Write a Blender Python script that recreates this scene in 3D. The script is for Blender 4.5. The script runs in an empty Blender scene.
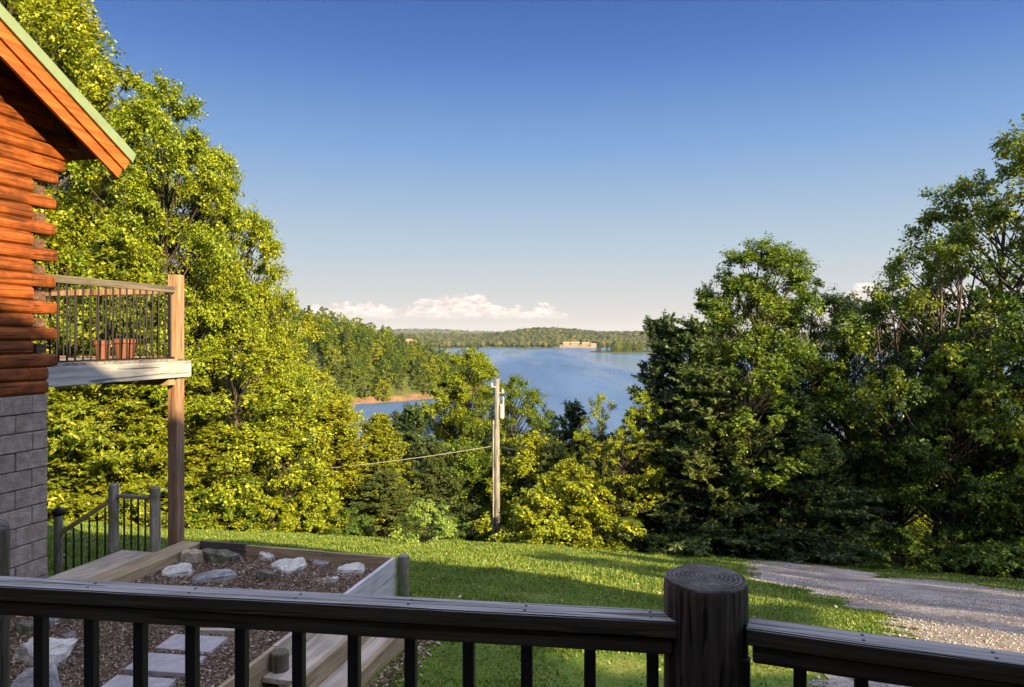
import bpy, bmesh, math, random
import numpy as np
from mathutils import Vector, Matrix
R = math.radians
random.seed(7)
S = bpy.context.scene
COL = S.collection
# ------------------------------------------------------------------ camera
F = 720.0; HOR = 338.0; CX = 512.0
cam = bpy.data.cameras.new('camera'); camo = bpy.data.objects.new('camera', cam); COL.objects.link(camo)
cam.sensor_width = 36.0; cam.lens = 36.0 * F / 1024.0
cam.shift_y = -(343.5 - HOR) / 1024.0
cam.clip_start = 0.05; cam.clip_end = 40000
camo.location = (0, 0, 0); camo.rotation_euler = (R(90), 0, 0)
S.camera = camo
# ------------------------------------------------------------------ light
SUN_AZ, SUN_EL = 141.0, 23.0            # clockwise from the view direction (+Y)
w = bpy.data.worlds.new('World'); S.world = w; w.use_nodes = True
NT = w.node_tree; NT.nodes.clear()
def wn(t, **k):
    n = NT.nodes.new(t)
    for a, b in k.items(): setattr(n, a, b)
    return n
def wm(op, a, b=None, c=None, clamp=False):
    n = NT.nodes.new('ShaderNodeMath'); n.operation = op; n.use_clamp = clamp
    for i, v in enumerate((a, b, c)):
        if v is None: continue
        if isinstance(v, (int, float)): n.inputs[i].default_value = v
        else: NT.links.new(v, n.inputs[i])
    return n.outputs[0]
sky = wn('ShaderNodeTexSky', sky_type='NISHITA', sun_disc=False)
sky.sun_elevation = R(SUN_EL); sky.sun_rotation = R(SUN_AZ)
sky.altitude = 100; sky.air_density = 1.0; sky.dust_density = 0.5; sky.ozone_density = 3.0
tc = wn('ShaderNodeTexCoord'); sp_ = wn('ShaderNodeSeparateXYZ'); NT.links.new(tc.outputs['Generated'], sp_.inputs[0])
dx, dy, dz = sp_.outputs
az = wm('ARCTAN2', dx, dy)
elv = wm('ARCTANGENT', wm('DIVIDE', dz, wm('SQRT', wm('ADD', wm('MULTIPLY', dx, dx), wm('MULTIPLY', dy, dy)))))
cb = wn('ShaderNodeCombineXYZ'); NT.links.new(az, cb.inputs[0]); NT.links.new(wm('MULTIPLY', elv, 1.9), cb.inputs[1])
def wnoise(scale, det, rough=.6, off=0.0):
    mp = wn('ShaderNodeMapping'); mp.inputs['Location'].default_value = (off, off*.7, off*.3); NT.links.new(cb.outputs[0], mp.inputs[0])
    n = wn('ShaderNodeTexNoise'); n.inputs['Scale'].default_value = scale; n.inputs['Detail'].default_value = det; n.inputs['Roughness'].default_value = rough
    NT.links.new(mp.outputs[0], n.inputs['Vector']); return n.outputs['Fac']
# height of the cloud tops against azimuth (radians), low cumulus along the horizon
fc = wn('ShaderNodeFloatCurve'); crv = fc.mapping.curves[0]
pts = [(-.60, .0), (-.40, .0), (-.285, .034), (-.25, .047), (-.20, .048), (-.155, .043), (-.115, .050), (-.085, .060), (-.06, .060), (-.03, .050), (0.0, .043), (.03, .041), (.055, .044), (.08, .034), (.1, .0), (.34, .0), (.42, .045), (.47, .064), (.5, .058), (.56, .058), (.62, .0), (.75, .0)]
def fx(a): return (a + .8) / 1.6
crv.points[0].location = (0, 0); crv.points[1].location = (1, 0)
for a, t in pts: crv.points.new(fx(a), t * 10)
for p_ in crv.points: p_.handle_type = 'AUTO_CLAMPED'
fc.mapping.update()
NT.links.new(wm('DIVIDE', wm('ADD', az, .8), 1.6, clamp=True), fc.inputs['Value'])
top = wm('DIVIDE', fc.outputs[0], 10.0)
n1 = wnoise(34, 7, .6); n2 = wnoise(90, 5, .6, 3.3)
puff = wm('MULTIPLY', wm('SUBTRACT', n1, .50), .060)
dens_top = wm('DIVIDE', wm('SUBTRACT', wm('ADD', top, puff), elv), .0035, clamp=True)
base = wm('ADD', .024, wm('MULTIPLY', wm('SUBTRACT', n2, .5), .016))
dens_bot = wm('DIVIDE', wm('SUBTRACT', elv, base), .012, clamp=True)
dens = wm('MULTIPLY', wm('MULTIPLY', dens_top, dens_bot)  , 1.0)
rr = wn('ShaderNodeValToRGB'); rr.color_ramp.elements[0].position = .38; rr.color_ramp.elements[1].position = .62
rr.color_ramp.elements[0].color = (1.15, 1.02, .97, 1); rr.color_ramp.elements[1].color = (1.8, 1.58, 1.4, 1)
NT.links.new(wnoise(60, 5, .65, 1.7), rr.inputs[0])
hs = wn('ShaderNodeHueSaturation'); hs.inputs['Saturation'].default_value = .55; hs.inputs['Value'].default_value = 1.15; hs.inputs['Hue'].default_value = .515
NT.links.new(sky.outputs[0], hs.inputs['Color'])
# evening sky by elevation: pale and warm at the horizon, deep blue higher up, the Nishita sky above
er = wn('ShaderNodeValToRGB'); NT.links.new(wm('DIVIDE', wm('ABSOLUTE', elv), .60, clamp=True), er.inputs[0])
SK = [(0, (1.1, 1.0, 0.92)), (0.035, (1.1, 1.02, 0.96)), (0.1, (0.97, 1.0, 1.01)), (0.22, (0.7, 0.89, 1.06)), (0.42, (0.34, 0.6, 1.06)), (0.6, (0.15, 0.345, 0.88)), (0.74, (0.09, 0.225, 0.69)), (1, (0.9, 1.2, 1.9))]
while len(er.color_ramp.elements) < len(SK): er.color_ramp.elements.new(.5)
for e_, (p_, c_) in zip(er.color_ramp.elements, SK): e_.position = p_; e_.color = (*c_, 1)
mixw = wn('ShaderNodeMixRGB'); NT.links.new(wm('MULTIPLY', wm('SUBTRACT', 1.0, wm('DIVIDE', wm('SUBTRACT', elv, .47), .2, clamp=True)), 1.0), mixw.inputs[0])
NT.links.new(hs.outputs[0], mixw.inputs[1]); NT.links.new(er.outputs[0], mixw.inputs[2])
mixc = wn('ShaderNodeMixRGB'); NT.links.new(dens, mixc.inputs[0]); NT.links.new(mixw.outputs[0], mixc.inputs[1]); NT.links.new(rr.outputs[0], mixc.inputs[2])
bg = wn('ShaderNodeBackground'); bg.inputs['Strength'].default_value = 0.15
NT.links.new(mixc.outputs[0], bg.inputs[0])
wo = wn('ShaderNodeOutputWorld'); NT.links.new(bg.outputs[0], wo.inputs[0])
sl = bpy.data.lights.new('sun', 'SUN'); so = bpy.data.objects.new('sun', sl); COL.objects.link(so)
sl.energy = 3.9; sl.angle = R(.6); sl.color = (1.0, .78, .42)
sd = Vector((math.sin(R(SUN_AZ))*math.cos(R(SUN_EL)), math.cos(R(SUN_AZ))*math.cos(R(SUN_EL)), math.sin(R(SUN_EL))))
so.rotation_euler = sd.to_track_quat('Z', 'Y').to_euler(); so.location = sd * 60
S.view_settings.view_transform = 'Standard'; S.view_settings.look = 'None'
S.view_settings.exposure = 2.15; S.view_settings.gamma = 1.0
S.render.engine = 'CYCLES'
cy = S.cycles
cy.use_denoising = True
cy.max_bounces = 6; cy.diffuse_bounces = 4; cy.glossy_bounces = 2; cy.transmission_bounces = 3; cy.transparent_max_bounces = 4; cy.volume_bounces = 0
cy.caustics_reflective = False; cy.caustics_refractive = False
# ------------------------------------------------------------------ materials
class M:
    def __init__(s, name):
        s.m = bpy.data.materials.new(name); s.m.use_nodes = True; s.t = s.m.node_tree
        s.b = s.t.nodes['Principled BSDF']; s.out = s.t.nodes['Material Output']
        s.tc = s.n('ShaderNodeTexCoord')
    def n(s, t, **k):
        n = s.t.nodes.new(t)
        for a, b in k.items(): setattr(n, a, b)
        return n
    def l(s, a, b): s.t.links.new(a, b)
    def vec(s, rotz=0.0, scale=(1, 1, 1), world=False, rot=None):
        m1 = s.n('ShaderNodeMapping'); m1.inputs['Rotation'].default_value = rot or (0, 0, rotz)
        src = s.n('ShaderNodeNewGeometry').outputs['Position'] if world else s.tc.outputs['Object']
        s.l(src, m1.inputs[0])
        m2 = s.n('ShaderNodeMapping'); m2.inputs['Scale'].default_value = scale; s.l(m1.outputs[0], m2.inputs[0])
        return m2.outputs[0]
    def noise(s, v, scale, det=4, rough=.6, dist=0.0):
        n = s.n('ShaderNodeTexNoise'); n.inputs['Scale'].default_value = scale; n.inputs['Detail'].default_value = det
        n.inputs['Roughness'].default_value = rough; n.inputs['Distortion'].default_value = dist
        s.l(v, n.inputs['Vector']); return n.outputs['Fac']
    def ramp(s, f, stops):
        r = s.n('ShaderNodeValToRGB'); cr = r.color_ramp
        while len(cr.elements) < len(stops): cr.elements.new(.5)
        for e, (p, c) in zip(cr.elements, stops): e.position = p; e.color = (*c, 1) if len(c) == 3 else c
        s.l(f, r.inputs[0]); return r.outputs[0]
    def mix(s, f, a, b, mode='MIX'):
        n = s.n('ShaderNodeMixRGB', blend_type=mode)
        for i, v in enumerate((f, a, b)):
            if isinstance(v, (int, float)): n.inputs[i].default_value = v
            elif isinstance(v, tuple): n.inputs[i].default_value = (*v, 1)
            else: s.l(v, n.inputs[i])
        return n.outputs[0]
    def math(s, op, a, b=None, clamp=False):
        n = s.n('ShaderNodeMath', operation=op); n.use_clamp = clamp
        for i, v in enumerate((a, b)):
            if v is None: continue
            if isinstance(v, (int, float)): n.inputs[i].default_value = v
            else: s.l(v, n.inputs[i])
        return n.outputs[0]
    def bump(s, h, strength=.5, dist=.02, prev=None):
        n = s.n('ShaderNodeBump'); n.inputs['Strength'].default_value = strength; n.inputs['Distance'].default_value = dist
        s.l(h, n.inputs['Height'])
        if prev is not None: s.l(prev, n.inputs['Normal'])
        return n.outputs[0]
    def fin(s, col=None, rough=.8, nrm=None, spec=.3, metal=0.0):
        b = s.b
        if col is not None:
            if isinstance(col, tuple): b.inputs['Base Color'].default_value = (*col, 1)
            else: s.l(col, b.inputs['Base Color'])
        if isinstance(rough, (int, float)): b.inputs['Roughness'].default_value = rough
        else: s.l(rough, b.inputs['Roughness'])
        b.inputs['Specular IOR Level'].default_value = spec; b.inputs['Metallic'].default_value = metal
        if nrm is not None: s.l(nrm, b.inputs['Normal'])
        return s.m
VPX = 690.0
TH = math.atan2(VPX - CX, F)                  # house axis, clockwise from +Y
D = Vector((math.sin(TH), math.cos(TH), 0)); N = Vector((math.cos(TH), -math.sin(TH), 0))
def wood(name, stops, axis='d', ang=None, rough=.75, fine=28, along=1.6, crack=.5, spec=.3, bumpd=.006, moss=None):
    """grain stretched along an axis: 'd' = house axis, 'n' = across it, 'z' = upright, 'x' with ang = any level line"""
    m = M(name)
    if axis == 'z': v = m.vec(0, (fine, fine, along)); vk = m.vec(0, (3, 3, 1.0))
    else:
        a = {'d': TH, 'n': TH}.get(axis, 0.0) if ang is None else ang
        if axis == 'd': v = m.vec(a, (fine, along, fine)); vk = m.vec(a, (5, 1.2, 5))
        else: v = m.vec(a, (along, fine, fine)); vk = m.vec(a, (1.2, 5, 5))
    g = m.noise(v, 1.0, 6, .65, .6); k = m.noise(vk, 1.7, 3, .5, .2)
    c = m.ramp(g, stops)
    c = m.mix(.55, c, m.ramp(k, [(.3, (.45, .45, .45)), (.55, (1, 1, 1)), (.75, (1.25, 1.2, 1.15))]), 'MULTIPLY')
    cr = m.noise(v, .55, 2, .4, 1.5)
    crk = m.ramp(cr, [(.36, (.12, .12, .12)), (.40, (1, 1, 1))])
    c = m.mix(crack, c, crk, 'MULTIPLY')
    if moss:
        mo = m.ramp(m.noise(m.vec(0, (1, 1, 1)), 3.2, 5, .7), [(.45, (0, 0, 0)), (.62, (1, 1, 1))])
        c = m.mix(mo, c, moss)
    h = m.math('ADD', m.math('MULTIPLY', g, .6), m.math('MULTIPLY', crk, crack))
    return m.fin(c, rough, m.bump(h, .9, bumpd), spec)
GREY = [(.25, (.10, .085, .07)), (.5, (.26, .225, .185)), (.75, (.42, .37, .31))]
PALE = [(.25, (.26, .20, .14)), (.5, (.44, .36, .27)), (.75, (.58, .50, .40))]
TAN = [(.25, (.20, .135, .07)), (.5, (.36, .26, .15)), (.75, (.48, .37, .24))]
ORANGE = [(.25, (.10, .024, .005)), (.5, (.27, .07, .013)), (.75, (.45, .14, .028))]
DARKW = [(.25, (.035, .028, .022)), (.5, (.10, .085, .065)), (.75, (.19, .16, .125))]
m_logs = wood('stained_logs', ORANGE, 'd', fine=34, along=1.3, crack=.6, rough=.62, spec=.25, bumpd=.01)
def blotch(mat, name):
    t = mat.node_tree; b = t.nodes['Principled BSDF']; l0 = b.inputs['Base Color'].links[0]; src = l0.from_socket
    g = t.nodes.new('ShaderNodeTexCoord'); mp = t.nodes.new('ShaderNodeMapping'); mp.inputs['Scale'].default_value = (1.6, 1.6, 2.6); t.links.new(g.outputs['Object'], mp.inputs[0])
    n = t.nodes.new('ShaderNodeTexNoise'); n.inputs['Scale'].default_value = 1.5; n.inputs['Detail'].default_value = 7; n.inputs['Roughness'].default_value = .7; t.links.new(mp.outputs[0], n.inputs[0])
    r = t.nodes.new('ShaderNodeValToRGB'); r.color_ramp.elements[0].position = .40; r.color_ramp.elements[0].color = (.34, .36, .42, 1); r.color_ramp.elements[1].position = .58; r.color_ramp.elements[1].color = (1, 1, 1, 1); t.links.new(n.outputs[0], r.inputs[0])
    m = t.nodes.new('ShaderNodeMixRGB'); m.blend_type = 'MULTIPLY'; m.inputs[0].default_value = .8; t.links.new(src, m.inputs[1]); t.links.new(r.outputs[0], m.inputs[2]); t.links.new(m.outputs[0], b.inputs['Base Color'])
blotch(m_logs, 'x')  # uneven darker blotches multiplied into the log colour
m_logs_n = wood('stained_logs_across', ORANGE, 'n', fine=26, along=1.1, rough=.5)
m_fascia = wood('stained_board', [(.25, (.17, .04, .008)), (.5, (.36, .10, .02)), (.75, (.5, .17, .04))], 'd', fine=22, along=1.0, crack=.3, rough=.5)
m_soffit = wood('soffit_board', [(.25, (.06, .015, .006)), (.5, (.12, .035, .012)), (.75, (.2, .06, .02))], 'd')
m_endgrain = wood('shaded_weathered_log_end', [(.25, (.05, .025, .014)), (.5, (.11, .06, .035)), (.75, (.24, .17, .12))], 'z', fine=30, along=30)  # weathered ends, darkened so the corner's shadow is in the colour
m_wood_z = wood('weathered_post', GREY, 'z', moss=(.12, .12, .05))
m_wood_dark = wood('old_dark_post', DARKW, 'z', fine=22, along=1.2, crack=.8, moss=(.11, .10, .045))
m_post_balc = wood('balcony_timber', [(.25, (.15, .07, .04)), (.5, (.29, .165, .10)), (.75, (.42, .29, .2))], 'z')
m_fasc_balc = wood('weathered_rim_board', [(.25, (.2, .185, .17)), (.5, (.4, .385, .37)), (.75, (.52, .5, .49))], 'd', fine=18, along=.8, crack=.75)
m_grey_d = wood('weathered_board', GREY, 'd'); m_grey_n = wood('weathered_board_across', GREY, 'n')
m_pale_d = wood('new_board', PALE, 'd', crack=.25); m_pale_n = wood('new_board_across', PALE, 'n', crack=.25)
m_tan_d = wood('treated_beam', TAN, 'd', crack=.3); m_tan_n = wood('treated_beam_across', TAN, 'n', crack=.3)
m_white_d = wood('whitewashed_board', [(.25, (.36, .34, .33)), (.5, (.52, .5, .49)), (.75, (.64, .63, .62))], 'd', crack=.25)
m_blk = M('black_metal'); m_blk = m_blk.fin((.012, .011, .011), .45, spec=.4)
mm = M('green_metal_roof'); vv = mm.vec()
m_green = mm.fin(mm.mix(.4, (.17, .23, .12), mm.ramp(mm.noise(vv, 6, 5), [(.3, (.12, .18, .09)), (.7, (.22, .27, .16))])), .45, spec=.5)
mm = M('split_face_block'); vv = mm.vec()
c = mm.ramp(mm.noise(vv, 9, 8, .7), [(.3, (.27, .21, .165)), (.5, (.42, .345, .285)), (.7, (.56, .48, .41))])
ri = mm.n('ShaderNodeNewGeometry').outputs['Random Per Island']
c = mm.mix(.35, c, mm.ramp(ri, [(0, (.65, .62, .6)), (1, (1.2, 1.15, 1.12))]), 'MULTIPLY')
h = mm.math('ADD', mm.noise(vv, 14, 8, .75), mm.math('MULTIPLY', mm.noise(vv, 60, 4, .7), .35))
m_block = mm.fin(c, .95, mm.bump(h, 1.0, .05), .15)
mm = M('mortar'); m_mortar = mm.fin(mm.ramp(mm.noise(mm.vec(), 30), [(.3, (.12, .11, .10)), (.7, (.2, .19, .175))]), .95, spec=.1)
def rockmat(name, a, b, cc, moss=None):
    m = M(name); v = m.vec()
    c = m.ramp(m.noise(v, 5, 8, .7, .4), [(.32, a), (.5, b), (.68, cc)])
    sp = m.ramp(m.noise(v, 38, 4, .7), [(.36, (.45, .43, .4)), (.5, (1, 1, 1))]); c = m.mix(.6, c, sp, 'MULTIPLY')
    if moss: c = m.mix(m.ramp(m.noise(v, 4, 5, .7), [(.5, (0, 0, 0)), (.6, (1, 1, 1))]), c, moss)
    return m.fin(c, .9, m.bump(m.noise(v, 16, 8, .75), 1.0, .03), .2)
m_rock_w = rockmat('pale_limestone', (.38, .34, .28), (.66, .61, .53), (.82, .79, .72))
m_rock_g = rockmat('grey_limestone', (.14, .13, .125), (.3, .29, .28), (.5, .48, .46))
m_rock_t = rockmat('tan_limestone', (.3, .22, .13), (.5, .42, .3), (.65, .58, .46))
m_rock_m = rockmat('mossy_rock', (.07, .06, .04), (.18, .16, .12), (.42, .38, .32), (.10, .11, .04))
mm = M('paver_concrete'); vv = mm.vec()
m_paver = mm.fin(mm.ramp(mm.noise(vv, 12, 8, .7), [(.3, (.27, .235, .23)), (.6, (.40, .36, .355)), (.8, (.47, .44, .43))]), .9, mm.bump(mm.noise(vv, 60, 5), .4, .008), .2)
def groundmat(name, stops, sc, bs, bd, extra=None, rough=.95):
    m = M(name); v = m.vec(world=True)
    c = m.ramp(m.noise(v, sc, 8, .7), stops)
    if extra: c = m.mix(extra[0], c, m.ramp(m.noise(v, extra[1], 5, .6), extra[2]), 'MULTIPLY')
    return m.fin(c, rough, m.bump(m.noise(v, bs, 6, .7), 1.0, bd), .15)
m_mulch = groundmat('mulch_ground', [(.3, (.05, .03, .02)), (.5, (.13, .085, .06)), (.72, (.24, .17, .13))], 22, 30, .04)
m_gravel = groundmat('gravel_ground', [(.3, (.20, .17, .145)), (.5, (.36, .315, .28)), (.7, (.48, .44, .40))], 14, 18, .05, (.7, .8, [(.38, (.5, .43, .37)), (.62, (1.2, 1.15, 1.1))]))
# terrain: lawn close by, forest floor, pale banks at the waterline
mm = M('terrain_ground'); vv = mm.vec(world=True)
lawn = mm.ramp(mm.noise(vv, 1.1, 8, .7), [(.32, (.06, .10, .014)), (.5, (.10, .155, .022)), (.66, (.18, .2, .05))])
lawn = mm.mix(.5, lawn, mm.ramp(mm.noise(vv, 26, 5, .7), [(.35, (.45, .45, .4)), (.6, (1.2, 1.2, 1.1))]), 'MULTIPLY')
wild = mm.ramp(mm.noise(vv, .25, 8, .75), [(.35, (.035, .05, .012)), (.55, (.07, .085, .02)), (.72, (.13, .10, .05))])
sx = mm.n('ShaderNodeSeparateXYZ'); mm.l(mm.n('ShaderNodeNewGeometry').outputs['Position'], sx.inputs[0])
fy = mm.math('DIVIDE', mm.math('SUBTRACT', sx.outputs[1], 21.5), 2.0, clamp=True)
c = mm.mix(fy, lawn, wild)
zs = mm.math('ADD', sx.outputs[2], mm.math('MULTIPLY', mm.math('SUBTRACT', mm.noise(vv, .08, 5), .5), 3.0))
fz = mm.math('DIVIDE', mm.math('SUBTRACT', -22.6, zs), .7, clamp=True)
bank = mm.ramp(mm.noise(vv, .4, 6, .7), [(.35, (.10, .06, .032)), (.6, (.2, .125, .075))])
c = mm.mix(mm.math('MULTIPLY', fz, mm.math('LESS_THAN', sx.outputs[1], 900)), c, bank)
m_terr = mm.fin(c, .95, mm.bump(mm.noise(vv, 9, 6, .7), .8, .05), .1)
mm = M('lake_water'); vv = mm.vec(world=True, scale=(.6, 1, 1)); v2 = mm.vec(world=True, scale=(.18, .06, 1))
hh = mm.math('ADD', mm.noise(vv, .55, 4, .6), mm.math('MULTIPLY', mm.noise(v2, .05, 4, .6), 2.5))
wcol = mm.ramp(mm.noise(mm.vec(world=True, scale=(.3, .05, 1)), .06, 5, .6), [(.35, (.035, .075, .16)), (.65, (.065, .12, .22))])
wr = mm.ramp(mm.noise(mm.vec(world=True, scale=(.25, .02, 1)), .055, 5, .65), [(.40, (.10, .10, .10)), (.62, (.42, .42, .42))])
m_water = mm.fin(wcol, wr, mm.bump(hh, 1.0, .38), .5); mm.b.inputs['IOR'].default_value = 1.33
def leafmat(name, c1, c2, c3, trans=.35, sat=1.0):
    m = M(name); g = m.n('ShaderNodeNewGeometry').outputs['Random Per Island']
    oi = m.n('ShaderNodeObjectInfo')
    big = m.noise(m.vec(), .55, 3, .6)
    c = m.ramp(g, [(0, c1), (.5, c2), (1, c3)])
    c = m.mix(.6, c, m.ramp(big, [(.35, (.72, .82, .8)), (.65, (1.25, 1.12, .9))]), 'MULTIPLY')
    c = m.mix(.6, c, m.ramp(oi.outputs['Random'], [(0, (.8, .9, .85)), (1, (1.22, 1.1, 1.0))]), 'MULTIPLY')
    m.fin(c, .5, None, .35)
    tr = m.n('ShaderNodeBsdfTranslucent'); m.l(m.mix(1.0, c, (1.25, 1.15, .55), 'MULTIPLY'), tr.inputs[0])
    mx = m.n('ShaderNodeMixShader'); mx.inputs[0].default_value = trans
    m.l(m.b.outputs[0], mx.inputs[1]); m.l(tr.outputs[0], mx.inputs[2]); m.l(mx.outputs[0], m.out.inputs[0])
    return m.m
m_oak = leafmat('oak_leaves', (.045, .085, .010), (.115, .175, .014), (.22, .27, .022), .34)
m_oak_y = leafmat('sunlit_yellow_green_leaves', (.06, .10, .010), (.235, .285, .014), (.37, .40, .022), .36)  # brighter, yellower oak leaves with sunlight partly put into the colour
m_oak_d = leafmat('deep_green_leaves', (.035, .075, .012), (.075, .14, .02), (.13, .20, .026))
m_pale_bush = leafmat('pale_bush_leaves', (.12, .20, .04), (.20, .31, .06), (.32, .42, .10), .35)
m_ced = leafmat('cedar_needles', (.022, .045, .016), (.045, .078, .024), (.08, .115, .03), .18)
m_ced_y = leafmat('sunlit_cedar_needles', (.09, .125, .010), (.20, .235, .015), (.31, .32, .024), .3)  # yellow copy of the cedar needles, sunlight put into the colour
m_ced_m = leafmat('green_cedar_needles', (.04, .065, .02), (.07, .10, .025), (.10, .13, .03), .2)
m_bark = wood('bark', [(.25, (.022, .017, .013)), (.5, (.055, .044, .034)), (.75, (.11, .09, .07))], 'z', fine=14, along=3, crack=.8, bumpd=.03)
m_grass = leafmat('grass_blades', (.06, .115, .012), (.11, .18, .02), (.22, .25, .05), .3)
m_terra = M('terracotta').fin((.17, .06, .035), .8)
m_soil = M('soil').fin((.04, .025, .018), .95)
m_pole = wood('utility_pole_wood', [(.25, (.09, .08, .075)), (.5, (.19, .175, .165)), (.75, (.32, .3, .285))], 'z', fine=12, along=1.5)
m_galv = M('galvanised').fin((.34, .34, .33), .5, spec=.5)
m_wire = M('aluminium_wire').fin((.35, .32, .28), .5)
m_hwall = M('house_wall_pale').fin((.26, .19, .14), .8); m_hroof = M('house_roof_tan').fin((.32, .2, .14), .8); m_hglass = M('house_glass').fin((.05, .06, .07), .15, spec=.6)
# ------------------------------------------------------------------ object helpers
def tagit(o, label=None, cat=None, group=None, kind=None):
    for k, v in (('label', label), ('category', cat), ('group', group), ('kind', kind)):
        if v: o[k] = v
    return o
ORG = {}
def thing(name, label, cat, loc=(0, 0, 0), group=None):
    o = bpy.data.objects.new(name, None); COL.objects.link(o); o.location = loc; o.empty_display_size = .2
    ORG[o.name] = Vector(loc); return tagit(o, label, cat, group)
def meshobj(name, me, mats, parent=None, smooth=False):
    for m in (mats if isinstance(mats, (list, tuple)) else [mats]): me.materials.append(m)
    o = bpy.data.objects.new(name, me); COL.objects.link(o)
    if parent: o.parent = parent
    if smooth: me.shade_smooth()
    return o
def bmobj(name, bm, mat, parent=None, smooth=False, bevel=0.0, seg=2, origin=None):
    """bm is in world coordinates; it is stored relative to the parent's (or its own) origin"""
    if bevel: bmesh.ops.bevel(bm, geom=list(bm.edges), offset=bevel, segments=seg, profile=.6, affect='EDGES', clamp_overlap=True)
    org = ORG.get(parent.name, Vector()) if parent else (Vector(origin) if origin is not None else Vector())
    bmesh.ops.translate(bm, verts=bm.verts, vec=-org)
    me = bpy.data.meshes.new(name); bm.to_mesh(me); bm.free()
    o = meshobj(name, me, mat, parent, smooth)
    if not parent: o.location = org
    ORG[o.name] = org
    return o
def H(a, p, z): return Vector((-5.22, 8.1, 0)) + D * a + N * p + Vector((0, 0, z))
def quad_prism(bm, pts8):
    vs = [bm.verts.new(p) for p in pts8]
    for f in ((0, 3, 2, 1), (4, 5, 6, 7), (0, 1, 5, 4), (1, 2, 6, 5), (2, 3, 7, 6), (3, 0, 4, 7)): bm.faces.new([vs[i] for i in f])
    return vs
def hbox(bm, a0, a1, p0, p1, z0, z1, fn=H):
    quad_prism(bm, [fn(a0, p0, z0), fn(a1, p0, z0), fn(a1, p1, z0), fn(a0, p1, z0), fn(a0, p0, z1), fn(a1, p0, z1), fn(a1, p1, z1), fn(a0, p1, z1)])
def wbox(bm, x0, x1, y0, y1, z0, z1): hbox(bm, x0, x1, y0, y1, z0, z1, lambda x, y, z: Vector((x, y, z)))
def tube(bm, pts, rad, seg=12, cap=True, wob=0.0, rnd=None):
    rings = []
    for i, p in enumerate(pts):
        p = Vector(p); t = (Vector(pts[min(i+1, len(pts)-1)]) - Vector(pts[max(i-1, 0)])).normalized()
        u = t.cross(Vector((0, 0, 1)));
        if u.length < .05: u = Vector((1, 0, 0))
        u.normalize(); v = u.cross(t).normalized(); r = rad[i] if hasattr(rad, '__len__') else rad
        rings.append([bm.verts.new(p + (u*math.cos(k*2*math.pi/seg) + v*math.sin(k*2*math.pi/seg)) * r * (1 + (rnd.uniform(-wob, wob) if rnd else 0))) for k in range(seg)])
    for a, b in zip(rings[:-1], rings[1:]):
        for k in range(seg): bm.faces.new((a[k], b[k], b[(k+1) % seg], a[(k+1) % seg]))
    if cap:
        bm.faces.new(rings[0]); bm.faces.new(rings[-1][::-1])
    return rings
def bmn(): return bmesh.new()
def npmesh(name, V, Fq, k):
    """fast mesh: V (n,3), Fq (m,k) index array"""
    me = bpy.data.meshes.new(name); V = np.ascontiguousarray(V, np.float32); Fq = np.ascontiguousarray(Fq, np.int32)
    me.vertices.add(len(V)); me.vertices.foreach_set('co', V.ravel())
    me.loops.add(Fq.size); me.loops.foreach_set('vertex_index', Fq.ravel())
    me.polygons.add(len(Fq)); me.polygons.foreach_set('loop_start', np.arange(0, Fq.size, k, dtype=np.int32))
    me.update(calc_edges=True); return me
# ------------------------------------------------------------------ terrain
WZ = -25.0
def sp(t, w): return w * np.logaddexp(0, t / w)
def ss(a, b, x): t = np.clip((x - a) / (b - a), 0, 1); return t*t*(3-2*t)
def terr(x, y):
    x = np.asarray(x, float); y = np.asarray(y, float)
    z = -3.05 - .235*sp(y-8.3, 1.0) - .14*sp(y-22.8, 1.0)
    z = z - np.where(x > 0, .068, .045) * np.clip(x, -22, 22) * ss(3, 12, y)
    z = z + .12*sp(-x-22, 6)*ss(0, 40, y)*.8
    z = z + .035*np.sin(x*.9+1)*np.sin(y*.7) + .02*np.sin(x*2.3+y*1.7)
    z = np.maximum(z, -32)
    E = np.interp(x, [-400, -180, -120, -88, -60, -40, -28, -14, 0], [18, 16, 9, 0, -8, -15, -20, -26, -32])
    b = ss(258, 325, y + 10*np.sin(x*.07)) * (1 - ss(370, 450, y))
    z = np.where(y > 150, np.maximum(z, -31 + (E + 31)*b), z)
    # far shore
    sh = 1790 + 60*np.sin(x*.004) + 35*np.sin(x*.013+2) + np.where(x < -60, 260, 0)*ss(-60, -260, x) if False else 1790 + 60*np.sin(x*.004) + 35*np.sin(x*.013+2)
    A = 25*np.exp(-((x-150)/270)**2) + 18*np.exp(-((x-800)/420)**2) + 12*np.exp(-((x+520)/330)**2) + 7 + 3*np.sin(x*.017)
    far = -30 + 9*ss(0, 60, y-sh) + A*ss(20, 420, y-sh) + 4*np.sin(x*.011+y*.006)*ss(50, 300, y-sh)
    far = np.where(y > sh - 60, far, -32)
    z = np.maximum(z, far)
    z = np.where(y > 2600, np.maximum(z, -30 + 38*ss(2800, 3500, y)*(.75+.35*np.sin(x*.0016+.6))*(1-ss(4200, 4800, y))), z)
    z = np.where(y > 4800, np.maximum(z, -30 + 70*ss(5200, 6200, y)*(.72+.42*np.exp(-((x+800)/500)**2))), z)
    # wooded point on the right
    P = ss(1180, 1230, y)*(1-ss(1300, 1360, y))*ss(118, 150, x)
    z = np.maximum(z, -31 + 8.5*P)
    P = np.exp(-((x+88)/16)**2 - ((y-1640)/30)**2)
    return np.maximum(z, -31 + 8*P)
def gp(px, py, zoff=0.0):
    """where the sight line through a photo pixel meets the ground"""
    k = (px-CX)/F; s_ = (py-HOR)/F
    for Y in np.arange(3, 120, .02):
        if -s_*Y <= terr(k*Y, Y)+zoff: return Vector((k*Y, Y, float(terr(k*Y, Y))))
    return None
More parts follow.
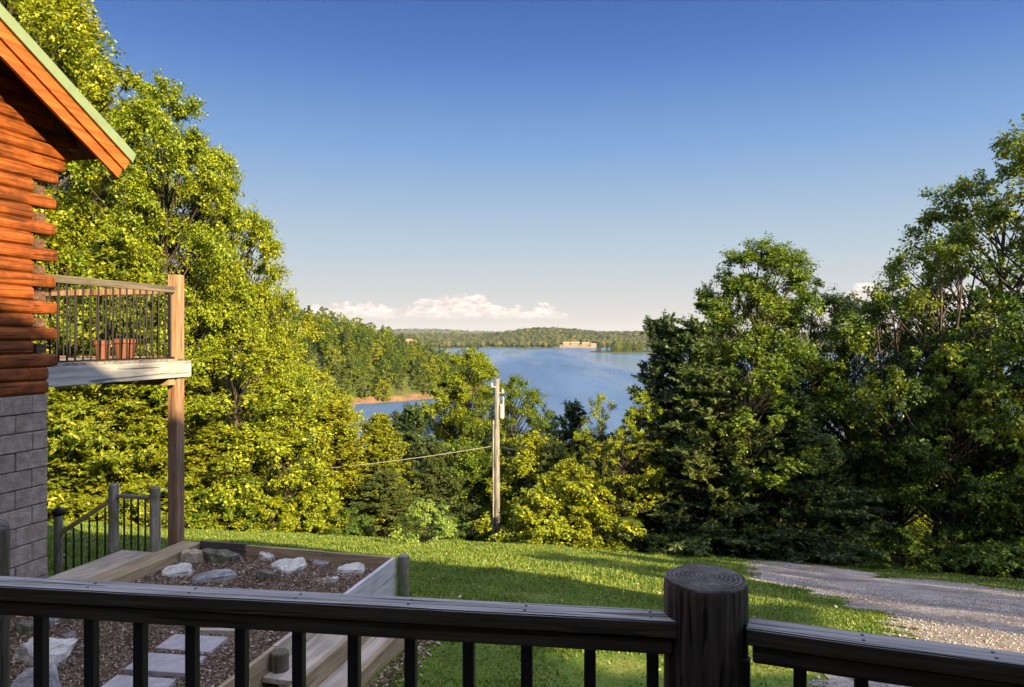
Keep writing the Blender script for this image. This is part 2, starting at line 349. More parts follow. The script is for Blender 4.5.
def warp(n, near, far, lo=None):
    t = np.linspace(-1, 1, n); return np.sign(t)*(near*np.abs(t)*2.2 + (far)*np.abs(t)**6)
xs = warp(321, 42, 6500)
ys = np.concatenate([np.arange(-60, 0, 4), np.arange(0, 34, .35), np.arange(34, 120, 2.0), np.arange(120, 460, 5), np.arange(460, 1700, 40), np.arange(1700, 2700, 14), np.arange(2700, 8200, 90), [8800]])
GX, GY = np.meshgrid(xs, ys); GZ = terr(GX, GY)
V = np.stack([GX, GY, GZ], -1).reshape(-1, 3); nx, ny = len(xs), len(ys)
I = np.arange(nx*ny).reshape(ny, nx); Fq = np.stack([I[:-1, :-1], I[:-1, 1:], I[1:, 1:], I[1:, :-1]], -1).reshape(-1, 4)
o = meshobj('ground', npmesh('ground', V, Fq, 4), m_terr, smooth=True); tagit(o, kind='structure')
bm = bmn(); vs = [bm.verts.new(p) for p in ((-6400, 50, WZ), (6400, 50, WZ), (6400, 8700, WZ), (-6400, 8700, WZ))]; bm.faces.new(vs)
o = bmobj('lake_water', bm, m_water); tagit(o, kind='structure')
# gravel drive
def inpoly(x, y, P):
    c = np.zeros(x.shape, bool); n = len(P)
    for i in range(n):
        x1, y1 = P[i]; x2, y2 = P[(i+1) % n]
        cond = ((y1 > y) != (y2 > y)) & (x < (x2-x1)*(y-y1)/(y2-y1+1e-12)+x1); c ^= cond
    return c
GP = [gp(*q) for q in ((750, 578.5), (780, 586), (812, 594), (850, 604), (885, 616), (905, 626), (900, 640), (850, 662), (810, 678), (795, 687))]
gpoly = [(v.x, v.y) for v in GP] + [(3.0, 4.2), (12, 3.0), (40, 2), (40, 18.0)] + [(v.x, v.y) for v in (gp(1010, 592), gp(965, 584), gp(915, 580), gp(880, 579))] + [(9.5, 21.3), (6.9, 20.6)]
def rag(x, y): return .12*np.sin(x*3.1+y*2.2)+.10*np.sin(x*7.3-y*5.1)+.10*np.sin(x*15+y*13)+.06*np.sin(x*31-y*27)
def ingravel(x, y): return inpoly(x + rag(x, y), y + rag(y+3, x), gpoly)
gx = np.arange(1.5, 26, .11); gy = np.arange(3, 22.5, .11); X, Y = np.meshgrid(gx, gy)
Zg = terr(X, Y) + .012 + .035*np.sin(X*.8-Y*.5)*np.sin(X*.33+1)
mask = ingravel(X[:-1, :-1]+.055, Y[:-1, :-1]+.055)
I = np.arange(X.size).reshape(X.shape); Fq = np.stack([I[:-1, :-1], I[:-1, 1:], I[1:, 1:], I[1:, :-1]], -1)[mask]
V = np.stack([X, Y, np.maximum(Zg, terr(X, Y)+.008)], -1).reshape(-1, 3); used = np.unique(Fq); rm = np.zeros(len(V), int); rm[used] = np.arange(len(used))
o = meshobj('gravel_driveway', npmesh('gravel_driveway', V[used], rm[Fq], 4), m_gravel, smooth=True); tagit(o, kind='structure')
rng = np.random.default_rng(5)
# loose stones on the drive
OCT = np.array([[1, 0, 0], [0, 1, 0], [-1, 0, 0], [0, -1, 0], [0, 0, 1], [0, 0, -1]], float)
OCF = np.array([[0, 1, 4], [1, 2, 4], [2, 3, 4], [3, 0, 4], [1, 0, 5], [2, 1, 5], [3, 2, 5], [0, 3, 5]])
def scatter_stones(P, r, flat=.6):
    n = len(P); a = rng.uniform(0, 6.28, n); V = OCT[None]*rng.uniform(.6, 1.3, (n, 6, 1)); V = V*np.array([1.2, .8, flat])
    ca, sa = np.cos(a)[:, None], np.sin(a)[:, None]; x = V[..., 0]*ca-V[..., 1]*sa; y = V[..., 0]*sa+V[..., 1]*ca
    V = np.stack([x, y, V[..., 2]], -1)*r[:, None, None] + P[:, None]
    return V.reshape(-1, 3), (OCF[None]+np.arange(n)[:, None, None]*6).reshape(-1, 3)
def ground_samples(n, x0, x1, y0, y1, pw=1.7):
    y = y0 + (y1-y0)*rng.random(n)**pw; x = x0 + (x1-x0)*rng.random(n); return x, y
x, y = ground_samples(90000, 2, 20, 4.5, 22); k = ingravel(x, y) & (x < .75*y+1.5) ; x, y = x[k], y[k]
edge = rng.random(len(x)) < (.35+.65*(np.sin(x*1.3+y*.9)+np.sin(x*.5-y*1.7) > .1))
x, y = x[edge], y[edge]; r = rng.uniform(.006, .019, len(x))
V, Ft = scatter_stones(np.stack([x, y, terr(x, y)+.018], -1), r)
mm = M('gravel_stones'); g = mm.n('ShaderNodeNewGeometry').outputs['Random Per Island']
m_stones = mm.fin(mm.ramp(g, [(0, (.19, .155, .125)), (.6, (.36, .32, .275)), (1, (.55, .50, .45))]), .9, spec=.15)
o = meshobj('gravel_stones', npmesh('gravel_stones', V, Ft, 3), m_stones); tagit(o, kind='stuff')
# ------------------------------------------------------------------ foliage generators
def unit(v): return v/np.maximum(np.linalg.norm(v, axis=-1, keepdims=True), 1e-9)
def leaves(Cn, ax, nr, L, W, fold=.18):
    ax = unit(ax - nr*np.sum(ax*nr, -1, keepdims=True)); r = np.cross(ax, nr); L = L[:, None]; W = W[:, None]
    V = np.stack([Cn-ax*L/2, Cn+r*W/2+nr*W*fold-ax*L*.05, Cn+ax*L/2, Cn-r*W/2+nr*W*fold-ax*L*.05], 1)
    return V.reshape(-1, 3), np.arange(len(Cn)*4).reshape(-1, 4)
def limb_mesh(name, limbs):
    bm = bmn()
    for pts, rad, seg in limbs: tube(bm, pts, rad, seg, cap=False)
    me = bpy.data.meshes.new(name); bm.to_mesh(me); bm.free(); me.shade_smooth(); return me
def bez(p0, p1, p2, n=6):
    return [p0.lerp(p1, t).lerp(p1.lerp(p2, t), t) for t in [i/(n-1) for i in range(n)]]
def broad(seed, Hh=14., Rc=4.6, base=.22, ncl=120, tw=16, lv=26, ls=.17, stems=1, flat=1.0, rc0=(.75, 1.35), pointy=.8):
    rg = np.random.default_rng(seed); rnd = random.Random(seed); limbs = []; tops = []
    for s_ in range(stems):
        a = rnd.uniform(0, 6.28); lean = (.03 if stems == 1 else .10)*Hh; pts = []; r0 = .017*Hh/(stems**.4)
        ox, oy = (0, 0) if stems == 1 else (math.cos(a)*.35, math.sin(a)*.35)
        for i in range(9):
            t = i/8; pts.append(Vector((ox+math.cos(a)*lean*t*t+rnd.uniform(-.1, .1)*(i > 0), oy+math.sin(a)*lean*t*t+rnd.uniform(-.1, .1)*(i > 0), Hh*.9*t)))
        limbs.append((pts, [r0*(1.35 if i == 0 else 1)*(1-.85*(i/8)) + .012 for i in range(9)], 8)); tops.append(pts)
    C = []
    tries = 0
    lob = [(rg.uniform(0, 6.28), rg.uniform(.78, 1.2)) for _ in range(7)]
    while len(C) < ncl and tries < 20000:
        tries += 1; h = rg.uniform(base, 1.0); t = (h-base)/(1-base)
        prof = math.sin(math.pi*min(1, .12+t*.88)**pointy)**.62 if t < 1 else 0
        az_ = rg.uniform(0, 6.28); lr = 1+.16*math.sin(3*az_+lob[0][0]+h*5)+.12*math.sin(5*az_+lob[1][0]-h*9)
        rr_ = Rc*prof*lr*(rg.uniform(.08, 1)**.52)
        p = np.array([math.cos(az_)*rr_, math.sin(az_)*rr_, h*Hh])
        if all(np.linalg.norm((p-q)/np.array([1, 1, .8])) > Rc*.155 for q in C): C.append(p)
    C = np.array(C); Cn, AX, NR = [], [], []
    for p in C:
        rcl = rg.uniform(*rc0)*(1.1-.35*p[2]/Hh)*Rc/4.6; out = unit(np.array([p[0], p[1], .5*(p[2]-Hh*.55)]) + 1e-3)
        tr = tops[rnd.randrange(stems)]; hz = math.hypot(p[0], p[1]); zb = max(Hh*base*.6, p[2]-.35*hz-.12*Hh)
        i = min(7, int(zb/(Hh*.9)*8)); q0 = tr[i].lerp(tr[i+1], zb/(Hh*.9)*8-i); pe = Vector(p)
        mid = q0.lerp(pe, .5)+Vector((0, 0, -.05*hz+rnd.uniform(-.15, .25)))
        lr_ = .0042*Hh*(.45+.55*min(1, hz/Rc)); limbs.append((bez(q0, mid, pe, 6), [lr_*(1-.82*k/5)+.006 for k in range(6)], 5))
        for _ in range(tw):
            u = unit(rg.normal(size=3)*np.array([1, 1, .75]) + out*.55 + np.array([0, 0, .15])); ln = rcl*rg.uniform(.55, 1.15)
            n_ = max(4, int(lv*rg.uniform(.6, 1.4))); t = rg.uniform(.25, 1, n_)[:, None]**.8
            c_ = p + u*ln*t + rg.normal(size=(n_, 3))*.13*rcl*np.array([1, 1, .7]); c_[:, 2] -= (t[:, 0]**2)*.12*rcl
            Cn.append(c_); NR.append(unit(u*.45+np.array([0, 0, .75])+rg.normal(size=(n_, 3))*.55)); AX.append(u+rg.normal(size=(n_, 3))*.8)
            if _ < 5: limbs.append(([pe, pe+Vector(u*ln*.5)+Vector((0, 0, .03)), pe+Vector(u*ln*.95)], [.012, .008, .003], 3))
    Cn, AX, NR = map(np.concatenate, (Cn, AX, NR)); n_ = len(Cn)
    sz = ls*rg.uniform(.6, 1.25, n_)
    V, Fq = leaves(Cn, AX, NR, sz, sz*rg.uniform(.5, .75, n_))
    return limb_mesh('trunk', limbs), npmesh('crown', V, Fq, 4)
def cedar(seed, Hh=8., Rc=2.1, nb=190, per=300, ls=.15, droop=.0, base=.03, ragged=.25):
    rg = np.random.default_rng(seed); rnd = random.Random(seed)
    tr = [Vector((rnd.uniform(-.05, .05)*i*.3, rnd.uniform(-.05, .05)*i*.3, Hh*.97*i/8)) for i in range(9)]
    limbs = [(tr, [.014*Hh*(1-.93*i/8)+.006 for i in range(9)], 7)]; Cn, AX, NR = [], [], []
    for b in range(nb):
        h = base+(1-base)*(b+.5)/nb; az_ = b*2.39996+rg.uniform(-.5, .5); ln = (Rc*(1-h)**.72*rg.uniform(1-ragged*1.6, 1+ragged)+.22)*min(1, .62+h*3)
        el = R(8+42*h+rg.uniform(-12, 12))-droop; i = min(7, int(h*8)); p0 = tr[i].lerp(tr[i+1], h*8-i)
        d_ = Vector((math.cos(az_)*math.cos(el), math.sin(az_)*math.cos(el), math.sin(el)))
        p2 = p0+d_*ln; p1 = p0.lerp(p2, .5)+Vector((0, 0, -.10*ln)); bz = bez(p0, p1, p2, 5)
        limbs.append((bz, [.005*Hh*(1-h)*(1-k/4)+.006 for k in range(5)], 4))
        n_ = int(per*(.35+ln/Rc)); nt = max(6, int(n_/16)); tt = rg.uniform(.08, 1, nt)**.75
        P = np.array(bz); q = tt*4; ii = np.minimum(3, q.astype(int)); P0 = P[ii]+(P[ii+1]-P[ii])*(q-ii)[:, None]
        u = unit(np.array(d_)[None]*.75+rg.normal(size=(nt, 3))*np.array([.7, .7, .45])+np.array([0, 0, .12])); sl_ = (.16+.30*(1-tt)*ln/Rc+.12)*rg.uniform(.6, 1.3, nt)
        s2 = rg.uniform(.1, 1, (nt, 16)); c_ = P0[:, None]+u[:, None]*(s2*sl_[:, None])[..., None]+rg.normal(size=(nt, 16, 3))*.035*(1.2-s2)[..., None]*1.3
        Cn.append(c_.reshape(-1, 3)); AX.append((u[:, None]+rg.normal(size=(nt, 16, 3))*.45).reshape(-1, 3)); NR.append(unit(rg.normal(size=(nt*16, 3))+np.array([0, 0, .8])))
    Cn, AX, NR = map(np.concatenate, (Cn, AX, NR)); n_ = len(Cn); sz = ls*rg.uniform(.6, 1.3, n_)
    V, Fq = leaves(Cn, AX, NR, sz, sz*.34)
    return limb_mesh('trunk', limbs), npmesh('crown', V, Fq, 4)
PROTO = {
 'oakA': (broad(11, 14, 4.7, .20, 120, 18, 40, ls=.13, rc0=(.5, 1.45)), 14, 'oak'), 'oakB': (broad(12, 14, 4.4, .12, 120, 18, 38, ls=.13, pointy=1.0, rc0=(.5, 1.45)), 14, 'oak'), 'oakC': (broad(13, 14, 5.0, .26, 105, 18, 38, ls=.13, rc0=(.5, 1.45)), 14, 'oak'),
 'tallA': (broad(14, 22, 5.2, .12, 215, 21, 48, ls=.15, rc0=(.5, 1.35)), 22, 'oak'), 'tallB': (broad(15, 17, 4.6, .10, 180, 20, 46, ls=.14, rc0=(.5, 1.4), pointy=1.0), 17, 'oak'), 'slim': (broad(21, 12, 2.9, .38, 70, 14, 22, ls=.15, rc0=(.7, 1.2)), 12, 'oak'), 'multi': (broad(22, 12, 4.2, .36, 85, 14, 24, stems=4, ls=.16), 12, 'oak'),
 'low': (broad(31, 6, 2.7, .04, 85, 14, 24, ls=.13, rc0=(.9, 1.5)), 6, 'oak'), 'bush': (broad(32, 2.0, 1.5, .05, 50, 12, 18, ls=.10, rc0=(.8, 1.3)), 2, 'oak'),
 'cedA': (cedar(41, 8, 2.1), 8, 'cedar'), 'cedB': (cedar(42, 8, 2.6, 170, 330, droop=.15, ragged=.35), 8, 'cedar'), 'cedC': (cedar(43, 8, 1.5, 120, 250, ragged=.6), 8, 'cedar'),
 'farA': (broad(51, 13, 4.6, .08, 75, 11, 11, ls=.5), 13, 'oak'), 'farB': (broad(52, 13, 5.2, .05, 75, 11, 11, ls=.5, pointy=.95), 13, 'oak'), 'farC': (broad(53, 13, 4.0, .06, 70, 11, 11, ls=.5, pointy=.7), 13, 'oak'),
 'lace': (broad(61, 14, 4.7, .24, 115, 12, 24, ls=.14, rc0=(.6, 1.05)), 14, 'oak'), 'laceB': (broad(62, 13, 4.2, .3, 95, 12, 24, ls=.14, stems=3, rc0=(.6, 1.05)), 13, 'oak'),
 'farced': (cedar(54, 10, 2.4, 60, 60, ls=.5), 10, 'cedar'),
}
for (tm, cm), h_, k_ in PROTO.values(): tm.materials.append(m_bark); cm.materials.append(m_oak if k_ == 'oak' else m_ced)
def tree(kind, x, y, height, mat, name, label, cat='tree', group=None, wide=1.0, rz=None, sink=.15, z=None, parts=True):
    (tm, cm), h_, k_ = PROTO[kind]; s_ = height/h_
    zz = float(terr(x, y)) - sink if z is None else z
    t = thing(name, label, cat, (x, y, zz), group); t.rotation_euler.z = random.uniform(0, 6.28) if rz is None else rz
    t.scale = (s_*wide, s_*wide, s_)
    a = bpy.data.objects.new('stems' if name == 'shrub' else 'trunk', tm); b = bpy.data.objects.new('foliage' if name == 'shrub' else 'crown', cm)
    for o in (a, b): COL.objects.link(o); o.parent = t
    b.material_slots[0].link = 'OBJECT'; b.material_slots[0].material = mat
    return t
def tpx(kind, px, Y, ytop, mat, name, label, **k):
    """a tree at distance Y whose tip reaches photo row ytop"""
    x = (px-CX)/F*Y; zt = (HOR-ytop)/F*Y; return tree(kind, x, Y, zt-float(terr(x, Y))+.15, mat, name, label, **k)
SHADE = [('low', 16.5, 8, 6.2), ('low', 14.8, 4.5, 5.5), ('oakA', 23, 7.5, 12), ('oakC', 30, 12, 16), ('oakA', 18, -4, 9.5), ('oakB', 13, -14, 15)]
# ------------------------------------------------------------------ trees and shrubs
GL = 'broad-leaved trees beside the log house'; GC = 'cedars along the lawn edge'; GR = 'trees behind the gravel drive'; GM = 'trees below the lawn towards the lake'
# left mass
tpx('tallA', 6, 27, -90, m_oak_y, 'oak_tree', 'tallest oak tree, its crown leaving the top of the picture behind the green roof edge', group=GL, wide=.95)
tpx('tallB', 160, 26, 92, m_oak_y, 'oak_tree', 'tall yellow-green oak tree just right of the log house eave', group=GL, wide=.78)
tpx('tallB', 204, 28.5, 150, m_oak_y, 'oak_tree', 'sunlit oak tree whose crown rises to the right above the balcony post', group=GL, wide=.72)
tpx('oakA', 246, 31, 222, m_oak_y, 'oak_tree', 'rightmost oak tree of the left wall of trees, dropping towards the wooded cove', group=GL, wide=.66)
tpx('oakB', 60, 33, 150, m_oak, 'oak_tree', 'oak tree seen between the log corner and the balcony rail', group=GL, wide=1.1)
tpx('tallA', -10, 38, -60, m_oak_y, 'oak_tree', 'tall oak tree mostly hidden behind the log house gable', group=GL, wide=1.1)
tpx('oakC', 246, 37, 285, m_oak_y, 'oak_tree', 'bright oak tree directly left of the wooded hill across the cove', group=GL, wide=.9)
tpx('slim', 238, 24.5, 330, m_oak_y, 'young_tree', 'young bright yellow-green tree right of the balcony post', group=GL, wide=1.35)
tpx('low', 286, 24, 388, m_oak_y, 'young_tree', 'low leafy young tree at the lawn edge right of the tall oaks', group=GL, wide=1.1)
tpx('cedB', 118, 24, 232, m_ced_y, 'cedar_tree', 'tall sunlit cedar seen through the balcony balusters', group=GC, wide=1.15)
tpx('cedB', 75, 23.5, 375, m_ced_y, 'cedar_tree', 'sunlit cedar filling the gap under the balcony beside the block wall', group=GC, wide=1.6)
tpx('cedA', 150, 24.5, 350, m_ced_y, 'cedar_tree', 'sunlit cedar directly under the outer end of the balcony', group=GC, wide=1.6)
tpx('cedB', 215, 23.5, 425, m_ced_y, 'cedar_tree', 'low sunlit cedar right of the balcony post foot', group=GC, wide=1.9)
tpx('cedB', 338, 25, 402, m_ced_y, 'cedar_tree', 'feathery sunlit cedar in front of the cove water, left one of two peaks', group=GC, wide=1.5)
tpx('cedA', 378, 26, 415, m_ced_y, 'cedar_tree', 'feathery sunlit cedar in front of the cove water, right one of two peaks', group=GC, wide=1.5)
tpx('cedB', 385, 23.8, 470, m_ced_m, 'cedar_tree', 'shaded green cedar skirt left of the pale round bush', group=GC, wide=2.1)
tpx('cedC', 412, 29, 405, m_ced, 'cedar_tree', 'dark narrow cedar with a pointed tip above the service wire', group=GC, wide=1.4)
tpx('cedC', 398, 31, 412, m_ced, 'cedar_tree', 'dark pointed cedar just right of the cove water', group=GC, wide=1.2)
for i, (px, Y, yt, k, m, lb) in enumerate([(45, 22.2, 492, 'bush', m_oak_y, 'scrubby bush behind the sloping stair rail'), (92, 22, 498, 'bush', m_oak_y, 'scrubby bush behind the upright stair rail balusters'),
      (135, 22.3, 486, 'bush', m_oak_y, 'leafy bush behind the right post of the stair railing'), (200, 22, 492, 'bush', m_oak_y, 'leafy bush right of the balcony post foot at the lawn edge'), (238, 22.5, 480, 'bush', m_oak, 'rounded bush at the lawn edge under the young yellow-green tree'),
      (272, 22, 500, 'bush', m_oak_y, 'bush with drooping leaves at the lawn edge behind the garden bed'), (312, 22.4, 495, 'bush', m_oak_y, 'yellowish bush at the lawn edge left of the sunlit cedars'), (352, 22.3, 510, 'bush', m_oak_d, 'dark low bush in the shade under the sunlit cedars')]):
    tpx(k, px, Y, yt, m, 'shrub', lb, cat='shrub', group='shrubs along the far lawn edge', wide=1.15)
tpx('bush', 425, 20.0, 503, m_pale_bush, 'shrub', 'pale green rounded bush standing alone on the lawn edge left of the utility pole', cat='shrub', group='shrubs along the far lawn edge', wide=.95)
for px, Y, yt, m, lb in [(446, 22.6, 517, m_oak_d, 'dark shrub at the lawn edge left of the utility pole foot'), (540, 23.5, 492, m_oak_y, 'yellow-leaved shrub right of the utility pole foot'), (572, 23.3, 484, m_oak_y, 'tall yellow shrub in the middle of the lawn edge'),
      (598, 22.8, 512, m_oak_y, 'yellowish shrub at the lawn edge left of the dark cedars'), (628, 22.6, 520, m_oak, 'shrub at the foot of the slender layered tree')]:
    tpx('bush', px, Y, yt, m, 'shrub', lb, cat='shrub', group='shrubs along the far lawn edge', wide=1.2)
# middle
for k, px, Y, yt, m, wd, lb in [('tallB', 472, 33, 358, m_oak_y, 1.0, 'tallest oak below the lawn, its top against the lake behind the utility pole'), ('oakA', 448, 34, 392, m_oak, .8, 'oak below the lawn left of the utility pole top'),
      ('oakB', 514, 30, 392, m_oak, .85, 'oak below the lawn just right of the utility pole top'), ('lace', 548, 31, 425, m_oak, .9, 'lower oak below the lawn with the lake right above it'), ('cedC', 573, 29, 406, m_ced, 1.3, 'dark cedar tip poking above the middle trees'),
      ('lace', 600, 25.6, 400, m_oak_y, .62, 'slender tree with a rounded separate top against the lake'), ('slim', 640, 24.6, 402, m_oak_y, .85, 'slender layered tree left of the dark cedars'), ('low', 462, 28.5, 446, m_oak, 1.0, 'low leafy tree directly behind the utility pole'),
      ('low', 536, 27.5, 440, m_oak_y, 1.1, 'low leafy tree right of the utility pole'), ('low', 572, 24.6, 466, m_oak_y, 1.15, 'low yellow leafy tree in the middle of the lawn edge'), ('oakC', 500, 28.5, 445, m_oak, .8, 'shaded oak behind the utility pole'),
      ('cedB', 436, 26, 446, m_ced_m, 1.3, 'dark green cedar left of the utility pole'), ('cedB', 552, 26.5, 448, m_ced_m, 1.1, 'green cedar between the yellow shrubs'), ('slim', 622, 24, 440, m_oak_y, 1.1, 'bright young tree nearest the dark cedars on their left')]:
    tpx(k, px, Y, yt-(14 if k[:3] in ('oak','sli','mul') else 4), m, 'cedar_tree' if k[:3] == 'ced' else ('oak_tree' if k[:3] in ('oak', 'tal', 'lac') else 'young_tree'), lb, group=GM, wide=wd)
# right
for k, px, Y, yt, m, wd, lb in [('tallB', 766, 27, 250, m_oak, 1.12, 'big oak with a rounded top standing above the dark cedars'), ('lace', 726, 28, 275, m_oak, .6, 'oak at the left shoulder of the big rounded oak'), ('lace', 812, 28.5, 285, m_oak, .62, 'oak at the right shoulder of the big rounded oak'),
      ('cedC', 664, 26, 318, m_ced, 1.35, 'dark cedar with a ragged pointed tip against the lake, leftmost of the dark cedars'), ('cedC', 690, 25, 322, m_ced, 1.4, 'dark cedar with a pointed tip, second from the left of the dark cedars'), ('cedB', 712, 23.5, 372, m_ced_m, 1.5, 'broad dark cedar above the round railing post'),
      ('slim', 752, 23, 345, m_oak, 1.25, 'fresh green young tree in front of the big oak'), ('cedB', 790, 23.3, 395, m_ced, 1.7, 'broad dark cedar with skirts reaching the drive'), ('cedA', 826, 23.8, 440, m_ced, 1.2, 'low dark cedar at the back of the drive right of the big oak'), ('cedA', 745, 23.2, 420, m_ced, 1.6, 'low dark cedar under the fresh green young tree')]:
    tpx(k, px, Y, yt-(-4 if k[:3] == 'oak' else 2), m, 'cedar_tree' if k[:3] == 'ced' else ('oak_tree' if k[:3] in ('oak', 'tal', 'lac') else 'young_tree'), lb, group=GR, wide=wd)
for k, px, Y, yt, m, wd, lb in [('lace', 850, 27, 300, m_oak, .8, 'slender open tree with sky showing through, right of the big oak'), ('laceB', 893, 25, 290, m_oak_d, .8, 'thin multi-stemmed tree with dark trunks rising from the drive edge'), ('laceB', 935, 24, 240, m_oak, .85, 'tall multi-stemmed tree with dark trunks left of the tallest right-hand tree'),
      ('lace', 996, 25.5, 175, m_oak, .9, 'tall leafy tree near the right edge of the picture'), ('oakB', 1056, 24, 112, m_oak, .95, 'tallest tree on the right, cut by the picture edge'), ('laceB', 962, 22.8, 345, m_oak, 1.0, 'slim shaded tree in front of the tall right-hand trees'),
      ('multi', 990, 23, 300, m_oak_d, .9, 'thin crooked multi-stemmed tree near the right picture edge'), ('low', 1030, 22, 440, m_oak_d, 1.2, 'low dark tree in the right corner behind the drive'), ('cedA', 990, 23.8, 470, m_ced, 1.3, 'dark cedar in the shade near the right picture edge')]:
    tpx(k, px, Y, yt-(-4 if k[:3] == 'oak' else 2), m, 'cedar_tree' if k[:3] == 'ced' else ('oak_tree' if k[:3] in ('oak', 'tal', 'lac') else 'young_tree'), lb, group=GR, wide=wd)
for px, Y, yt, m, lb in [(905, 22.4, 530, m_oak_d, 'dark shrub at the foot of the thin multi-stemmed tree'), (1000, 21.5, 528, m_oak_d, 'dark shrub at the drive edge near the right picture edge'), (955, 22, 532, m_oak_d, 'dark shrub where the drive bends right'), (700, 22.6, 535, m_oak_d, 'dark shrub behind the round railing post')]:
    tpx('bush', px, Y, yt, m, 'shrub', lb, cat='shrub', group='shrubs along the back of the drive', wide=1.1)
# trees down the slope behind the gaps, sunlight put into their leaf colour
for px, Y, yt, lb in [(858, 33, 470, 'bright sunlit tree seen through the gap right of the big oak'), (882, 36, 455, 'sunlit tree glimpsed between the thin dark trunks'), (930, 35, 448, 'sunlit tree glimpsed right of the thin dark trunks'), (968, 38, 470, 'sunlit tree glimpsed low between the right-hand trees')]:
    tpx('low', px, Y, yt, m_oak_y, 'young_tree', lb, group='trees on the lower slope', wide=1.2)
rt = random.Random(3)
LBS = 'sunlit tree farther down the slope, glimpsed between the nearer trees'
for i in range(46):
    Y = rt.uniform(42, 72); px = rt.uniform(-20, 1090)
    if 320 < px < 440: yt = rt.uniform(425, 450)
    elif px < 320: yt = rt.uniform(330, 400)
    elif px < 650: yt = rt.uniform(425, 460)
    else: yt = rt.uniform(405, 450)
    tpx(rt.choice(['oakA', 'oakB', 'oakC']), px, Y, yt, m_oak_y, 'oak_tree', LBS, group='trees on the lower slope', wide=1.0)
# trees right of the picture whose shade falls over the drive and lawn
for k, x, y, h_ in SHADE:
    tree(k, x, y, h_, m_oak, 'oak_tree', 'tree standing beyond the right edge of the picture that shades the drive', group='shade trees right of the drive')
# wooded hill across the cove
rh = random.Random(9); n = 0
LBC = 'sunlit tree on the wooded hill across the cove'
cand = []
for _ in range(6000):
    y = rh.uniform(262, 372); x = rh.uniform(-190, -12); z = float(terr(x, y))
    if z < -24.6: continue
    if all((x-a)**2+(y-b)**2 > 6.3**2 for a, b, c_ in cand): cand.append((x, y, z))
cand.sort(key=lambda q: q[1])
cand = [c_ for c_ in cand if 255 < CX+F*c_[0]/c_[1]][:290]
for x, y, z in cand:
    k = rh.choice(['farA', 'farB', 'farC', 'farA', 'farB', 'farced'])
    tree(k, x, y, rh.uniform(9.5, 14)*(0.75 if z < -23.5 else 1), m_ced_m if k == 'farced' else rh.choice([m_oak, m_oak, m_oak_y, m_oak_d]), 'cedar_tree' if k == 'farced' else 'oak_tree', 'dark cedar among the trees of the wooded hill across the cove' if k == 'farced' else LBC, group='trees on the hill across the cove', wide=rh.uniform(.8, 1.1), sink=.6)
# ------------------------------------------------------------------ log house on the left
m_cut = wood('log_cut_end', [(.25, (.16, .07, .03)), (.5, (.36, .19, .09)), (.75, (.52, .34, .2))], 'z', fine=30, along=30)
house = thing('log_house', 'orange stained log house with green metal roof edge and grey split-face block base', 'house', H(-4.6, -4, -3.3))
Z0, CH = -.62, .148
def zu(a): return 1.9+.585*(.55-a) if a > -4.6 else 1.9+.585*(.55+9.2+a)
bm = bmn(); rl = random.Random(4)
for i in range(38):
    z0 = Z0+CH*i; z1 = z0+CH; a1 = -.2; a0 = -9.0
    if z1 > zu(-.2)+.2: a1 = .55-(z1-2.2)/.585+.1; a0 = -9.2-a1
    if a1-a0 < .5: break
    off = rl.uniform(-.006, .006); prof = []
    for k in range(7):
        t = k/6; prof.append((-.012+off+.034*math.sin(math.pi*t)**.35, z0+CH*t))
    segs = 6; rows = []
    for s_ in range(segs+1):
        a = a0+(a1-a0)*s_/segs; rows.append([bm.verts.new(H(a, p, z)) for p, z in prof])
    for r0_, r1_ in zip(rows[:-1], rows[1:]):
        for k in range(6): bm.faces.new((r0_[k], r1_[k], r1_[k+1], r0_[k+1]))
    bm.faces.new(rows[-1][::-1])
hbox(bm, -9, -.2, -.30, -.06, Z0+.002, 2.3)
hbox(bm, -9, -8.8, -8, -.3, Z0, 2.3); hbox(bm, -9, -.2, -8, -7.8, Z0, 2.3); hbox(bm, -.32, -.12, -8, -.3, Z0, 2.2)
bmobj('log_wall', bm, m_logs, house, smooth=False)
def logbar(bm, pa, pb, hh, rx, axis):
    """rounded squared log between two H() points"""
    prof = []
    for k in range(14):
        t = 2*math.pi*k/14; c_, s_ = math.cos(t), math.sin(t)
        prof.append((rx*(abs(c_)**.35)*(1 if c_ > 0 else -1), hh/2*(abs(s_)**.45)*(1 if s_ > 0 else -1)))
    r_ = []
    side = N if axis == 'd' else D; n_ = 5
    for i in range(n_+1):
        q = pa.lerp(pb, i/n_); shr = 1 if i < n_ else .86
        r_.append([bm.verts.new(q+side*u*shr+Vector((0, 0, v*shr))) for u, v in prof])
    for a, b in zip(r_[:-1], r_[1:]):
        for k in range(14): bm.faces.new((a[k], b[k], b[(k+1) % 14], a[(k+1) % 14]))
    bm.faces.new(r_[0]); bm.faces.new(r_[-1][::-1]).material_index = 1; bmesh.ops.recalc_face_normals(bm, faces=bm.faces)
ext = {21: -.18, 20: .06, 19: .40, 18: .325, 17: .227, 16: .13}
for i in range(22):
    zc = Z0+CH*(i+.5); e_ = ext.get(i)
    if e_ is None and i % 2 == 0 and i > 1: e_ = .11+rl.uniform(-.02, .015)
    if e_ is None and i <= 1: e_ = .0
    if e_ is not None:
        b2 = bmn(); logbar(b2, H(-.24, -.055, zc), H(e_, -.055, zc), CH*.97, .074, 'd'); bmobj('log_end', b2, [m_logs, m_cut], house)
    if i > 1 and i < 16 and i % 2 == 1:
        b2 = bmn(); logbar(b2, H(-.03, -.5, zc-.012), H(-.04, -.05+rl.uniform(-.02, .01), zc-.02), CH*.8, .075, 'n'); bmobj('log_end', b2, [m_endgrain, m_endgrain], house)
bm = bmn(); rb = random.Random(8)
hbox(bm, -9.02, -.012, -8, -.02, -3.6, Z0+.001)
